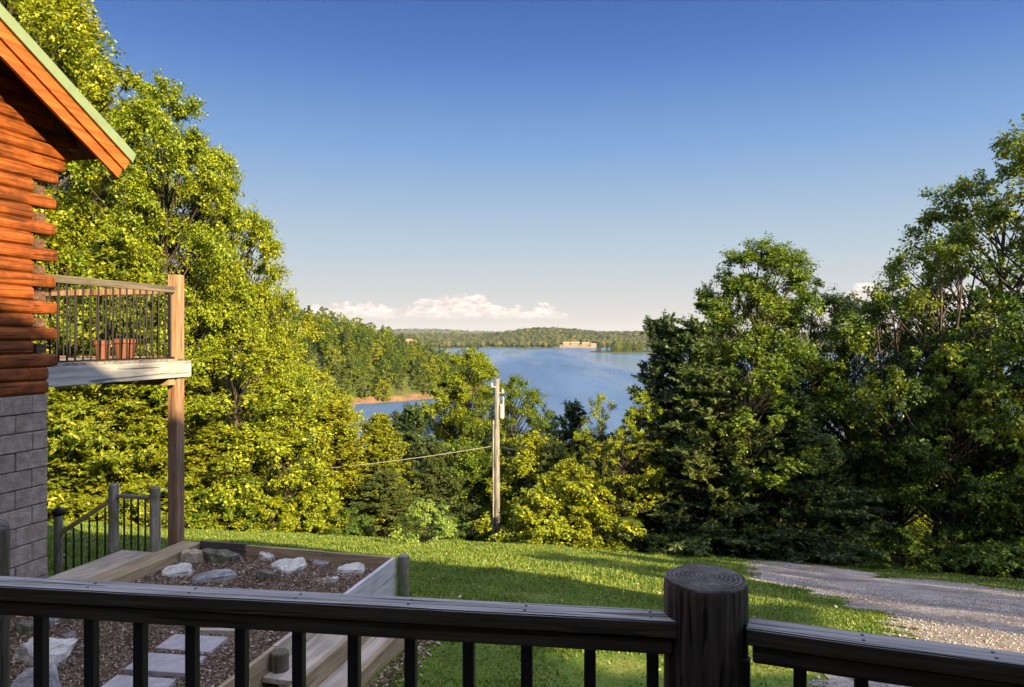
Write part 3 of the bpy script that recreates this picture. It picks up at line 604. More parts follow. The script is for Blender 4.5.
bmobj('foundation_core', bm, m_mortar, house)
bm = bmn()
for j in range(14):
    zt = Z0-.004-.2032*j; a = 0.0; first = .4 if j % 2 else .2
    while a > -6:
        ln = first if a == 0.0 else .4; o_ = rb.uniform(-.006, .008)
        hbox(bm, a-ln+.005, a-.005, -.1, .004+o_, zt-.2032+.005, zt-.005); a -= ln
bmobj('block_foundation', bm, m_block, house, bevel=.008, seg=1)
# roof
def slope(bm, v0, v1, p0, p1, ae=.55, ridge=-4.6):
    for sg in (1, -1):
        def P(a, p, z): return H(a if sg == 1 else -9.2-a, p, z)
        k = .434; ea, eb = ae+k*v0, ae+k*v1
        quad_prism(bm, [P(ridge, p0, zu(ridge+1e-6)+v0), P(ea, p0, 1.9+.585*(.55-ea)+v0), P(ea, p1, 1.9+.585*(.55-ea)+v0), P(ridge, p1, zu(ridge+1e-6)+v0),
                        P(ridge, p0, zu(ridge+1e-6)+v1), P(eb, p0, 1.9+.585*(.55-eb)+v1), P(eb, p1, 1.9+.585*(.55-eb)+v1), P(ridge, p1, zu(ridge+1e-6)+v1)])
    bmesh.ops.recalc_face_normals(bm, faces=bm.faces)
bm = bmn(); slope(bm, .34, .415, -8.4, .395, .52); roof = bmobj('roof', bm, m_soffit, house)
bm = bmn(); slope(bm, 0, .145, .40, .435); bmobj('rake_board', bm, m_fascia, roof)
bm = bmn(); slope(bm, .15, .305, .40, .465, .56); bmobj('rake_board', bm, m_fascia, roof)
bm = bmn(); slope(bm, .31, .448, .397, .50, .57); slope(bm, .418, .446, -8.45, .396, .57)
for p in np.arange(-8.2, .3, .4): slope(bm, .428, .45, p, p+.03, .57)
bmobj('metal_roofing', bm, m_green, roof)
# balcony
bm = bmn(); q = 0.0; BA = 2.31
for k in range(16): hbox(bm, .02+k*.142, .155+k*.142, -3.2, -.045, -.325, -.295)
balc = bmobj('balcony', bm, m_grey_n, house)
def bp(name, bm, mat, bevel=0.0): return bmobj(name, bm, mat, balc, bevel=bevel)
bm = bmn(); hbox(bm, -.02, BA+.09, -.04, .0, -.556, -.327); bp('rim_board', bm, m_fasc_balc, .004)
bm = bmn(); hbox(bm, BA, BA+.04, -3.2, -.045, -.556, -.33); bp('rim_board', bm, m_post_balc)
bm = bmn(); hbox(bm, BA-.32, BA-.20, -3.2, -.05, -.66, -.42); bp('beam', bm, m_tan_n)
bm = bmn()
for p in np.arange(-3, -.2, .41): hbox(bm, .0, BA-.01, p, p+.04, -.555, -.33)
bp('joists', bm, m_soffit)
bm = bmn(); hbox(bm, BA-.155, BA+.0, -.20, -.045, -3.4, .9); bp('post', bm, m_post_balc, .008)
bm = bmn(); hbox(bm, .0, BA-.155, -.12, -.08, .64, .73); bp('handrail', bm, wood('rail_brown', DARKW, 'd'), .005)
bm = bmn(); hbox(bm, .0, BA-.155, -.12, -.085, -.285, -.265); bp('bottom_rail', bm, m_blk)
for k in range(18):
    a = .12+k*.116; bm = bmn(); tube(bm, [H(a, -.10, -.28), H(a, -.10, .66)], .0115, 8); bp('baluster', bm, m_blk)
bm = bmn(); hbox(bm, BA-.11, BA-.07, -3.2, -.2, .63, .72); bp('handrail', bm, m_post_balc, .005)
bm = bmn(); hbox(bm, BA-.11, BA-.075, -3.2, -.2, -.285, -.265); bp('bottom_rail', bm, m_post_balc)
for k in range(24):
    p = -.30-k*.118; bm = bmn(); tube(bm, [H(BA-.09, p, -.28), H(BA-.09, p, .65)], .0115, 8); bp('baluster', bm, m_blk)
def pot(a, p, r, h_, label, mat):
    t = thing('flower_pot', label, 'flower pot', H(a, p, -.295), 'terracotta pots on the balcony'); b = bmn()
    tube(b, [H(a, p, -.295), H(a, p, -.295+h_*.8), H(a, p, -.295+h_*.8+.001), H(a, p, -.295+h_)], [r*.7, r*.96, r*1.08, r*1.1], 20); bmobj('pot', b, mat, t)
    b = bmn(); rings = tube(b, [H(a, p, -.295+h_), H(a, p, -.295+h_+.012)], [r*.92, r*.7], 16); bmobj('soil', b, m_soil, t)
pot(1.25, -.45, .10, .26, 'smaller dark terracotta pot on the balcony floor, left of the larger pot', m_terra)
pot(1.6, -.42, .15, .28, 'larger terracotta pot on the balcony floor behind the balusters', m_terra)
# ------------------------------------------------------------------ boardwalk, stair railing
bw = thing('boardwalk', 'pale plank walkway with a tan side beam between the block wall and the rock garden', 'boardwalk', H(.3, .4, -2.95))
for k in range(4):
    bm = bmn(); hbox(bm, -.75, 1.0, .085+k*.137, .085+k*.137+.13, -2.70, -2.662+.002*(k % 2)); bmobj('plank', bm, m_pale_d, bw, bevel=.004)
bm = bmn(); hbox(bm, -.75, 1.42, .64, .93, -2.95, -2.625); bmobj('side_beam', bm, m_tan_d, bw, bevel=.008)
for k in range(3):
    bm = bmn(); hbox(bm, .12, 1.0, -.25-.3*k, .04-.3*k, -2.84-.13*k, -2.80-.13*k); bmobj('step', bm, m_pale_n, bw)
sr = thing('stair_railing', 'short stair railing with round log posts and black balusters beside the block wall', 'railing', H(1.05, -.3, -3.1))
RA = 1.08
def rpost(a, p, z0, z1, r, par, mat=m_wood_z, name='post'):
    b = bmn(); rr_ = random.Random(int(a*100+p*10)); tube(b, [H(a, p, z) for z in (z0, (z0+z1)/2, z1-.012, z1)], [r*1.02, r, r, r*.88], 18, wob=.03, rnd=rr_); return bmobj(name, b, mat, par, smooth=False)
rpost(RA, -.12, -3.2, -1.86, .062, sr); rpost(RA, .50, -3.2, -1.87, .063, sr); rpost(RA, -.98, -3.5, -2.3, .052, sr)
b = bmn(); tube(b, [H(RA, -.98, -2.31), H(RA, -.98, -2.27), H(RA, -.98, -2.235), H(RA, -.98, -2.21)], [.06, .085, .08, .03], 18); bmobj('post_cap', b, m_blk, sr)
b = bmn(); hbox(b, RA-.03, RA+.03, -.06, .44, -2.03, -1.985); bmobj('handrail', b, m_grey_n, sr, bevel=.006)
b = bmn(); A_, B_ = H(RA, -.17, -2.10), H(RA, -.93, -2.56)
quad_prism(b, [A_-D*.03, A_+D*.03, B_+D*.03, B_-D*.03] + [q_+Vector((0, 0, .055)) for q_ in (A_-D*.03, A_+D*.03, B_+D*.03, B_-D*.03)]); bmesh.ops.recalc_face_normals(b, faces=b.faces); bmobj('handrail', b, m_tan_n, sr)
for p in (.04, .145, .25, .355): b = bmn(); tube(b, [H(RA, p, -2.68), H(RA, p, -2.0)], .012, 8); bmobj('baluster', b, m_blk, sr)
for k in range(6): p = -.25-k*.122; b = bmn(); tube(b, [H(RA, p, -2.75-(k+1)*.07), H(RA, p, -2.12-.605*(-p-.17)*1.0)], .012, 8); bmobj('baluster', b, m_blk, sr)
# ------------------------------------------------------------------ raised garden bed
gb = thing('garden_bed', 'raised rock garden frame of timber boards filled with brown mulch', 'garden bed', H(0, 2, -3.1))
bm = bmn(); hbox(bm, 1.34, 1.385, .95, 1.60, -3.0, -2.585); bmobj('back_board', bm, wood('old_board_dark', DARKW, 'n'), gb, bevel=.004)
bm = bmn(); hbox(bm, 1.34, 1.385, 1.605, 2.676, -3.1, -2.60); bmobj('back_board', bm, m_tan_n, gb, bevel=.004)
bm = bmn(); hbox(bm, 1.34, 1.385, 2.681, 3.58, -3.1, -2.605); bmobj('back_board', bm, m_tan_n, gb, bevel=.004)
bm = bmn(); hbox(bm, -.5, 1.34, 3.585, 3.63, -2.80, -2.60); hbox(bm, -.5, 1.34, 3.588, 3.626, -3.12, -2.806); bmobj('side_board', bm, m_white_d, gb, bevel=.004)
bm = bmn(); hbox(bm, -1.2, -.505, 3.585, 3.63, -2.80, -2.595); hbox(bm, -1.2, -.505, 3.588, 3.626, -3.12, -2.806); bmobj('side_board', bm, m_pale_d, gb, bevel=.004)
bm = bmn(); hbox(bm, -5.0, -1.205, 3.585, 3.63, -2.82, -2.60); hbox(bm, -5, -1.205, 3.588, 3.626, -3.12, -2.826); bmobj('side_board', bm, m_tan_d, gb, bevel=.004)
rpost(1.40, 3.70, -3.4, -2.585, .068, gb, m_wood_z, 'corner_post'); rpost(-1.27, 3.705, -3.2, -2.60, .072, gb, m_wood_dark, 'stub_post')
st = thing('wooden_steps', 'long low wooden steps going down from the rock garden to the lawn', 'steps', H(-.9, 4, -3.1))
bm = bmn(); hbox(bm, -1.42, .15, 3.64, 3.94, -2.80, -2.755); bmobj('tread', bm, m_pale_d, st, bevel=.005)
bm = bmn(); hbox(bm, -1.42, -1.36, 3.79, 3.93, -3.1, -2.803); bmobj('riser', bm, m_tan_n, st)
bm = bmn(); hbox(bm, -2.9, .15, 3.945, 3.985, -2.95, -2.745); bmobj('riser', bm, m_tan_d, st, bevel=.005)
bm = bmn(); hbox(bm, -2.9, .15, 3.99, 4.18, -2.955, -2.912); bmobj('tread', bm, m_pale_d, st, bevel=.005)
bm = bmn(); hbox(bm, -2.9, .25, 4.185, 4.245, -3.15, -2.90); bmobj('riser', bm, m_tan_d, st, bevel=.005)
bm = bmn(); hbox(bm, -1.25, -1.2, .5, 3.58, -2.80, -2.70)
# mulch
ga = np.arange(-6.3, 1.34, .08); gpp = np.arange(-1.2, 3.6, .08); A2, P2 = np.meshgrid(ga, gpp)
def mz(a, p): return -2.745+.018*np.sin(a*3.1+p*2)+.014*np.sin(p*5.3-a*4.1)+.02*np.clip(-a-1.2, 0, 3)*0
def hw(a, p): return -5.22+D.x*a+N.x*p, 8.1+D.y*a+N.y*p
X2, Y2 = hw(A2, P2); V = np.stack([X2, Y2, mz(A2, P2)], -1).reshape(-1, 3); I = np.arange(A2.size).reshape(A2.shape)
keep = ~((A2[:-1, :-1] < -.08) & (P2[:-1, :-1] < -.15)) & ~((P2[:-1, :-1] < .62) & (A2[:-1, :-1] > -.7))
Fq = np.stack([I[:-1, :-1], I[:-1, 1:], I[1:, 1:], I[1:, :-1]], -1)[keep]; used = np.unique(Fq); rm = np.zeros(len(V), int); rm[used] = np.arange(len(used))
tagit(meshobj('mulch_ground', npmesh('mulch_ground', V[used], rm[Fq], 4), m_mulch, smooth=True), kind='structure')
n_ = 110000; a = rng.uniform(-4.6, 1.32, n_); p = rng.uniform(-1.0, 3.57, n_)
k = ~((a < 0) & (p < .02)) & ~((p < .94) & (a > -.75)); a, p = a[k], p[k]; x, y = hw(a, p); n_ = len(a)
nr = unit(rng.normal(size=(n_, 3))*.55+np.array([0, 0, 1])); V, Fq = leaves(np.stack([x, y, mz(a, p)+.012+rng.random(n_)*.012], -1), rng.normal(size=(n_, 3)), nr, rng.uniform(.014, .045, n_), rng.uniform(.006, .014, n_), .25)
mm = M('mulch_chips'); g = mm.n('ShaderNodeNewGeometry').outputs['Random Per Island']
m_chips = mm.fin(mm.ramp(g, [(0, (.09, .055, .033)), (.45, (.23, .15, .095)), (.85, (.34, .25, .17)), (1, (.56, .47, .36))]), .9, spec=.15)
tagit(meshobj('mulch_chips', npmesh('mulch_chips', V, Fq, 4), m_chips), kind='stuff')
b = bmn(); hbox(b, -1.19, -1.13, 2.15, 2.50, -2.80, -2.70); 
b.free()
def paver(pts, label, dz=0.0):
    """four photo corners of a flat stone lying on the mulch"""
    zt = -2.690+dz; P = [Vector(((px-CX)/F*(-zt*F/(py-HOR)), -zt*F/(py-HOR), zt)) for px, py in pts]
    b = bmn(); quad_prism(b, [q_-Vector((0, 0, .09)) for q_ in P]+P); bmesh.ops.recalc_face_normals(b, faces=b.faces)
    o = bmobj('paving_stone', b, m_paver, bevel=.006, origin=sum(P, Vector())/4-Vector((0, 0, .05))); tagit(o, label, 'paving stone', 'square stepping stones in the mulch')
paver([(155, 647.6), (175, 633.6), (228, 636.7), (210, 652)], 'farthest square stepping stone in the mulch, nearest the garden rocks', .0)
paver([(123, 669), (146, 652), (206, 656), (186, 673)], 'middle one of three square stepping stones in the mulch', .004)
paver([(92, 693), (117, 674.5), (176, 678.5), (156, 699)], 'nearest square stepping stone in the mulch, at the bottom of the picture', .0)
b = bmn(); zt = -2.70; Y = -zt*F/(629-HOR); x0, x1 = (196-CX)/F*Y, (240-CX)/F*Y; wbox(b, x0, x1, Y-.03, Y+.03, zt-.08, zt)
tagit(bmobj('edging_board', b, m_pale_n, bevel=.004, origin=((x0+x1)/2, Y, zt-.08)), 'short pale edging board lying in the mulch behind the stepping stones', 'edging board')
from mathutils import noise as mn
def rock(px, py, wpx, hm, label, mat, deep=.7, seed=0, rot=0.0, name='garden_rock', base=-2.745, tilt=0.0, sub=3):
    """px, py: photo position of the middle of its foot"""
    Y = -base*F/(py-HOR); X = (px-CX)/F*Y; rr_ = random.Random(seed); wdt = wpx/F*Y/2
    b = bmn(); bmesh.ops.create_icosphere(b, subdivisions=sub, radius=1.0)
    pl = []
    for _ in range(9):
        n = Vector((rr_.gauss(0, 1), rr_.gauss(0, 1), rr_.gauss(0, .6))).normalized(); pl.append((n, rr_.uniform(.62, .9)))
    pl.append((Vector((rr_.uniform(-.2, .2), rr_.uniform(-.25, .05), 1)).normalized(), .36))
    for v in b.verts:
        for n, d_ in pl:
            e_ = v.co.dot(n)-d_
            if e_ > 0: v.co -= n*e_*.92
        v.co += v.co.normalized()*mn.fractal(v.co*2.2+Vector((seed*3.1, 0, 0)), .8, 2.0, 4)*.13
    zx = max(v.co.z for v in b.verts)
    Mx = Matrix.Translation((X, Y+wdt*deep*.2, base)) @ Matrix.Rotation(rot, 4, 'Z') @ Matrix.Rotation(tilt, 4, 'Y') @ Matrix.Diagonal((wdt*1.08, wdt*deep, hm*.8/zx, 1))
    bmesh.ops.transform(b, matrix=Mx, verts=b.verts)
    o = bmobj(name, b, mat, origin=(X, Y, base)); tagit(o, label, 'rock', 'rocks laid out in the mulch bed')
rock(192, 562, 24, .19, 'tan blocky rock beside the foot of the balcony post', m_rock_t, .6, 1, .1)
rock(220, 562, 38, .19, 'dark mossy rock in the back left of the mulch bed', m_rock_m, .5, 2, .0)
rock(176, 573, 28, .09, 'flat pale rock left of the grey flat rock', m_rock_w, 1.1, 3, .5)
rock(212, 580, 42, .10, 'long flat grey rock just above the dark railing', m_rock_g, .9, 4, .05)
rock(267, 560, 19, .12, 'small pale block of rock against the back board', m_rock_w, .6, 5)
rock(266, 579, 20, .14, 'mottled grey lump of rock in the middle of the bed', m_rock_m, .8, 6, .3)
rock(290, 571, 38, .15, 'largest pale rock in the middle of the mulch bed', m_rock_w, .8, 7, .1)
rock(322, 563, 24, .09, 'low grey-white rock near the back board', m_rock_g, 1.2, 8)
rock(350, 573, 28, .13, 'pale slab of rock in the right corner of the bed', m_rock_w, .9, 9, -.5, tilt=.15)
rock(329, 583, 25, .06, 'thin flat pale rock just above the railing, near the side board', m_rock_w, .8, 10, .1)
rock(42, 657, 60, .17, 'big flat pale rock seen between the first two balusters', m_rock_w, .95, 11, .35)
rock(30, 692, 56, .17, 'big grey rock in the bottom left corner of the picture', m_rock_g, .95, 12, .1)
rock(26, 630, 22, .10, 'small dark rock under the left end of the railing', m_rock_m, .8, 13)
rock(52, 622, 14, .07, 'small grey rock behind the big flat pale rock', m_rock_g, .8, 14)
rock(69, 637, 13, .05, 'small smooth grey stone right of the big flat pale rock', m_rock_g, .8, 15)
rock(241, 690, 16, .09, 'small pale rock beside the garden side board at the bottom of the picture', m_rock_w, .8, 16)
n_ = 420
xa = rng.uniform(-5.4, -1.9, n_); ya = rng.uniform(5.2, 9.2, n_); r = rng.uniform(.006, .022, n_)
a_ = (xa+5.22)*D.x+(ya-8.1)*D.y; p_ = (xa+5.22)*N.x+(ya-8.1)*N.y; k = (p_ > .95) & (p_ < 3.5) & (a_ < 1.3); 
V, Ft = scatter_stones(np.stack([xa, ya, mz(a_, p_)+.02], -1)[k], r[k]); tagit(meshobj('limestone_chips', npmesh('limestone_chips', V, Ft, 3), m_rock_w), kind='stuff')
# ------------------------------------------------------------------ lawn grass
def lawnok(x, y):
    a = (x+5.22)*D.x+(y-8.1)*D.y; p = (x+5.22)*N.x+(y-8.1)*N.y
    k = ~((a < 1.40) & (p < 3.66)) & ~((a < .2) & (p < 4.27)) & (np.abs(x) < .78*y+1.2)
    bare = (np.sin(x*1.7+y*.8)*np.sin(y*2.1-x*.6) > -.1) & (y < 7.2) & (x > .0)
    return k & ~ingravel(x, y) & ~(bare & (np.random.default_rng(1).random(x.shape) < .85))
parts_ = []
for n_, y0, y1, hh_ in ((150000, 4.6, 11, .030), (210000, 11, 23.2, .046)):
    y = rng.uniform(y0, y1, n_); x = rng.uniform(-1, 1, n_)*(.78*y+1.2); k = lawnok(x, y); x, y = x[k], y[k]; n2_ = len(x)
    tuft = .6+.7*np.clip(np.sin(x*2.7+y*1.3)*np.sin(y*3.3-x*1.1)+.3, 0, 1.2)
    h_ = hh_*rng.uniform(.5, 1.4, n2_)*tuft; d_ = rng.normal(size=(n2_, 2)); wd = rng.uniform(.006, .012, n2_)*(1.3 if y0 > 10 else 1)
    z = terr(x, y); B = np.stack([x, y, z], -1); t_ = unit(d_)
    sx_ = np.stack([-t_[:, 1], t_[:, 0], np.zeros(n2_)], -1)*wd[:, None]; ln_ = np.concatenate([t_*(h_*rng.uniform(.2, .9, n2_))[:, None], h_[:, None]], -1)
    V = np.stack([B-sx_, B+sx_, B+ln_*.55+sx_*.7+np.array([0, 0, .15])*h_[:, None], B+ln_], 1).reshape(-1, 3); parts_.append(V)
V = np.concatenate(parts_); tagit(meshobj('lawn_grass', npmesh('lawn_grass', V, np.arange(len(V)).reshape(-1, 4), 4), m_grass), kind='stuff')
n_ = 600; y = rng.uniform(5, 20, n_); x = rng.uniform(-1, 1, n_)*(.7*y+1); k = lawnok(x, y); x, y = x[k], y[k]; n_ = len(x); nr = unit(rng.normal(size=(n_, 3))*.5+np.array([0, 0, 1]))
V, Fq = leaves(np.stack([x, y, terr(x, y)+.03], -1), rng.normal(size=(n_, 3)), nr, rng.uniform(.03, .08, n_), rng.uniform(.02, .05, n_), .25)
tagit(meshobj('fallen_leaves', npmesh('fallen_leaves', V, Fq, 4), m_chips), kind='stuff')
# leaf litter along the steps
n_ = 900; a = rng.uniform(-3, .4, n_); p = 4.3+np.abs(rng.normal(0, .12, n_)); x, y = hw(a, p); nr = unit(rng.normal(size=(n_, 3))*.5+np.array([0, 0, 1]))
V, Fq = leaves(np.stack([x, y, terr(x, y)+.02], -1), rng.normal(size=(n_, 3)), nr, rng.uniform(.03, .08, n_), rng.uniform(.02, .045, n_), .25)
tagit(meshobj('leaf_litter', npmesh('leaf_litter', V, Fq, 4), m_chips), kind='stuff')
# ------------------------------------------------------------------ utility pole
PY = 24.0; PX = (497-CX)/F*PY; pz = float(terr(PX, PY)); zt = (HOR-379)/F*PY
up = thing('utility_pole', 'weathered wooden utility pole with a pale metal box and conduit standing behind the lawn', 'utility pole', (PX, PY, pz-.3))
b = bmn(); tube(b, [(PX, PY, pz-.3), (PX, PY, (pz+zt)/2), (PX, PY, zt)], [.105, .092, .078], 16); bmobj('pole', b, m_pole, up, smooth=True)
cx_ = PX-.12; b = bmn(); tube(b, [(cx_, PY-.06, pz), (cx_, PY-.06, (HOR-424)/F*PY)], .03, 10); tube(b, [(cx_, PY-.06, (HOR-424)/F*PY), (cx_, PY-.06, (HOR-420)/F*PY)], [.045, .02], 10); bmobj('conduit', b, m_pole, up)
bx_ = PX+.16; zb = (HOR-412)/F*PY
b = bmn(); tube(b, [(bx_, PY-.05, zb-.22), (bx_, PY-.05, zb-.19), (bx_, PY-.05, zb+.22), (bx_, PY-.05, zb+.27), (bx_, PY-.05, zb+.28)], [.06, .085, .085, .06, .02], 16)
tube(b, [(bx_+.05, PY-.05, zb+.27), (bx_+.05, PY-.05, zb+.52)], .03, 8); wbox(b, PX+.1, bx_-.1, PY-.06, PY+.0, zb-.15, zb+.15); bmobj('transformer', b, m_galv, up)
for q, (ox, py_) in enumerate(((-.12, 386), (.13, 392))):
    z_ = (HOR-py_)/F*PY; b = bmn(); tube(b, [(PX, PY-.05, z_-.06), (PX+ox*1.4, PY-.08, z_)], .02, 6); tube(b, [(PX+ox*1.4, PY-.08, z_-.05), (PX+ox*1.4, PY-.08, z_+.02), (PX+ox*1.4, PY-.08, z_+.12)], [.025, .045, .02], 10); bmobj('insulator', b, m_galv, up)
z_ = (HOR-448)/F*PY; b = bmn(); tube(b, [(PX+.12, PY-.1, z_+.03), (PX+.5, PY-.15, z_-.03), (PX+.72, PY-.2, z_-.02)], [.02, .04, .02], 8); bmobj('splice_case', b, m_blk, up)
def wire(p0, p1, sag, label, r=.009):
    p0, p1 = Vector(p0), Vector(p1); pts = [p0.lerp(p1, t/16)-Vector((0, 0, sag*4*(t/16)*(1-t/16))) for t in range(17)]
    b = bmn(); tube(b, pts, r, 6); tagit(bmobj('overhead_wire', b, m_wire, origin=p0), label, 'wire', 'wires from the utility pole')
def pw(px, py, Y): return ((px-CX)/F*Y, Y, (HOR-py)/F*Y)
wire((PX-.12, PY, (HOR-446)/F*PY), pw(330, 468, 24.6), .05, 'pale service wire running left from the pole into the cedars')
wire((PX-.17, PY-.08, (HOR-386)/F*PY), pw(300, 376, 37), .4, 'upper thin wire running left from the top of the pole', .008)
# ------------------------------------------------------------------ deck railing in the foreground
ZR = -.629
post_c = Vector((.443, 1.65, 0))
rail = thing('deck_railing', 'dark weathered deck railing with round log posts and black balusters in the foreground', 'railing', (.443, 1.65, -1.6))
def endgrain():
    m = M('post_end_grain'); v = m.vec(0, (1, 1, 1)); s_ = m.n('ShaderNodeSeparateXYZ'); m.l(v, s_.inputs[0])
    ln = m.n('ShaderNodeVectorMath', operation='LENGTH'); c_ = m.n('ShaderNodeCombineXYZ'); m.l(s_.outputs[0], c_.inputs[0]); m.l(s_.outputs[1], c_.inputs[1]); m.l(c_.outputs[0], ln.inputs[0])
    nn = m.noise(v, 9, 4, .6); rg_ = m.math('SINE', m.math('MULTIPLY', m.math('ADD', ln.outputs['Value'], m.math('MULTIPLY', nn, .03)), 620))
    c = m.ramp(m.math('ADD', m.math('MULTIPLY', rg_, .12), m.noise(v, 26, 6, .7)), [(.3, (.045, .038, .033)), (.5, (.10, .085, .075)), (.72, (.2, .175, .155))])
    return m.fin(c, .9, m.bump(rg_, .4, .002), .15)
m_end = endgrain()
m_fpost = wood('old_log_post', [(.25, (.03, .022, .014)), (.5, (.085, .066, .044)), (.75, (.18, .145, .10))], 'z', fine=70, along=5, crack=.85, moss=None, bumpd=.008)
def logpost(cx, cyy, r, z0, z1, seed):
    rr_ = random.Random(seed); b = bmn(); nz = 22; seg = 72; rings = []
    fl = [1+.012*math.sin(3*t+seed)+.008*math.sin(7*t) for t in [2*math.pi*k/seg for k in range(seg)]]
    for k in range(0, seg):
        if rr_.random() < .10: fl[k] -= rr_.uniform(.02, .05)
    zs = list(np.linspace(z0, z1-.02, nz))+[z1-.010, z1-.003, z1]; rs = [r]*nz+[r*.985, r*.95, r*.90]
    for i, (z, rad) in enumerate(zip(zs, rs)):
        rings.append([b.verts.new((cx+math.cos(2*math.pi*k/seg)*rad*fl[k]*(1+.004*math.sin(z*21+k*.4)), cyy+math.sin(2*math.pi*k/seg)*rad*fl[k], z)) for k in range(seg)])
    for a_, c_ in zip(rings[:-1], rings[1:]):
        for k in range(seg): b.faces.new((a_[k], a_[(k+1) % seg], c_[(k+1) % seg], c_[k]))
    f_ = b.faces.new(rings[-1]); f_.material_index = 1; b.faces.new(rings[0][::-1])
    for fc_ in b.faces:
        if fc_.calc_center_median().z > z1-.009: fc_.material_index = 1
    o_ = bmobj('post', b, [m_fpost, m_end], rail, smooth=True); o_.data.polygons[0].use_smooth = True
    return o_
logpost(.443, 1.65, .0935, -1.9, -.545, 3)
logpost(-1.483, 1.97, .09, -1.9, -.515, 5)
def section(p0, p1, over0, over1, slots, seed):
    """p0, p1 = ends of the front top edge (plan); runs p0 -> p1"""
    p0 = Vector((*p0, 0)); p1 = Vector((*p1, 0)); e = (p1-p0).normalized(); q = Vector((-e.y, e.x, 0))
    if q.y < 0: q = -q
    ang = math.atan2(e.y, e.x)
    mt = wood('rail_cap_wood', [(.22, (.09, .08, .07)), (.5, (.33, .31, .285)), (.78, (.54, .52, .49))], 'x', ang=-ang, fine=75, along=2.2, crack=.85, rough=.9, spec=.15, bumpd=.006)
    ms = wood('shaded_rail_wood', [(.25, (.03, .025, .015)), (.5, (.085, .07, .042)), (.75, (.15, .125, .08))], 'x', ang=-ang, fine=60, along=2, crack=.6, bumpd=.004)
    def fn(s, t, z): return p0+e*s+q*t+Vector((0, 0, z))
    L = (p1-p0).length
    def rb_(name, s0, s1, t0, t1, z0, z1, m, bev=.003):
        b = bmn(); n = 14; rr_ = random.Random(seed)
        rows = []
        for i in range(n+1):
            s = s0+(s1-s0)*i/n; w_ = rr_.uniform(-.0012, .0012)
            rows.append([b.verts.new(fn(s, t0+w_, z0)), b.verts.new(fn(s, t1+w_, z0)), b.verts.new(fn(s, t1+w_, z1)), b.verts.new(fn(s, t0+w_, z1))])
        for a_, c_ in zip(rows[:-1], rows[1:]):
            for k in range(4): b.faces.new((a_[k], a_[(k+1) % 4], c_[(k+1) % 4], c_[k]))
        b.faces.new(rows[0][::-1]); b.faces.new(rows[-1]); bmesh.ops.recalc_face_normals(b, faces=b.faces)
        ed = [x_ for x_ in b.edges if len(x_.link_faces) == 2 and x_.calc_face_angle(0) > 1]
        bmesh.ops.bevel(b, geom=ed, offset=bev, segments=2, affect='EDGES', clamp_overlap=True)
        b.normal_update()
        for f_ in b.faces: f_.material_index = 0 if f_.normal.z > .4 else 1  # side faces take the darker wood: porch shade put into the colour
        return bmobj(name, b, [m, ms], rail)
    rb_('cap_rail', -over0, L+over1, 0, .071, ZR-.038, ZR, mt)
    rb_('under_rail', -over0+.012, L+over1-.012, .007, .058, ZR-.077, ZR-.0385, ms)
    rb_('bottom_rail', -over0+.02, L+over1-.02, .012, .052, -1.50, -1.462, ms)
    b = bmn()
    for s in slots[::2]:
        for t_ in (.022, .05):
            c_ = fn(s+.004, t_, ZR); tube(b, [c_-Vector((0, 0, .004)), c_+Vector((0, 0, .0012))], .0038, 10)
    bmobj('screws', b, m_blk, rail)
    for s in slots:
        b = bmn(); hbox(b, s-.0132, s+.0132, .018, .044, -1.464, ZR-.0775, fn); bmobj('baluster', b, m_blk, rail, bevel=.002, seg=1)
def slot_for(p0, p1, px):
    p0 = Vector(p0); e = (Vector(p1)-p0).normalized(); q = Vector((-e.y, e.x)); q = q if q.y > 0 else -q
    o_ = p0+q*.031; k = (px-CX)/F; return (k*o_.y-o_.x)/(e.x-k*e.y)
A0, A1 = (.368, 1.593), (-1.62, 1.871)
section(A0, A1, 0, 0, [slot_for(A0, A1, q_) for q_ in (652.5, 590, 527, 469, 411, 354.4, 299, 242, 192.5, 140.6, 91.6, 41.3, -9, -57, -105)], 1)
B0, B1 = (.508, 1.560), (1.62, 1.135)
section(B0, B1, 0, 0, [slot_for(B0, B1, q_) for q_ in (744, 800, 861, 925, 993, 1066)], 2)
# ------------------------------------------------------------------ the unseen porch cabin around the camera, its roof shaped to cast shade
m_hdark = wood('dark_wall_logs', [(.25, (.02, .017, .014)), (.5, (.045, .038, .03)), (.75, (.08, .07, .055))], 'x', ang=0.0)
pc = thing('porch_cabin', 'unseen dark log cabin with the covered porch behind the foreground railing', 'cabin', (2, -4, -3.1))
b = bmn()
for k in range(24): wbox(b, -6.5, 9.0, -1.35+k*.142*.93, -1.35+k*.142*.93+.124, -1.62, -1.585)
bmobj('deck_boards', b, m_grey_n, pc)
b = bmn(); wbox(b, -6.5, 9, -1.36, 1.95, -1.85, -1.63); bmobj('deck_frame', b, m_soffit, pc)
b = bmn(); wbox(b, -7, 11, -8, -1.4, -3.4, 1.3); bmobj('wall', b, m_hdark, pc)
b = bmn(); pr = [(.55, 1.35), (.55, 1.47), (-1.2, 2.2), (-4.6, 7.0), (-10, 1.3), (-10, 1.15), (-4.6, 6.8), (-1.35, 2.0), (-1.2, 1.9)]
va = [b.verts.new((-7.6, y_, z_)) for y_, z_ in pr]; vb = [b.verts.new((11.6, y_, z_)) for y_, z_ in pr]
b.faces.new(va); b.faces.new(vb[::-1])
for i in range(len(pr)): b.faces.new((va[i], vb[i], vb[(i+1) % len(pr)], va[(i+1) % len(pr)]))
bmesh.ops.recalc_face_normals(b, faces=b.faces); bmobj('roof', b, m_soffit, pc)
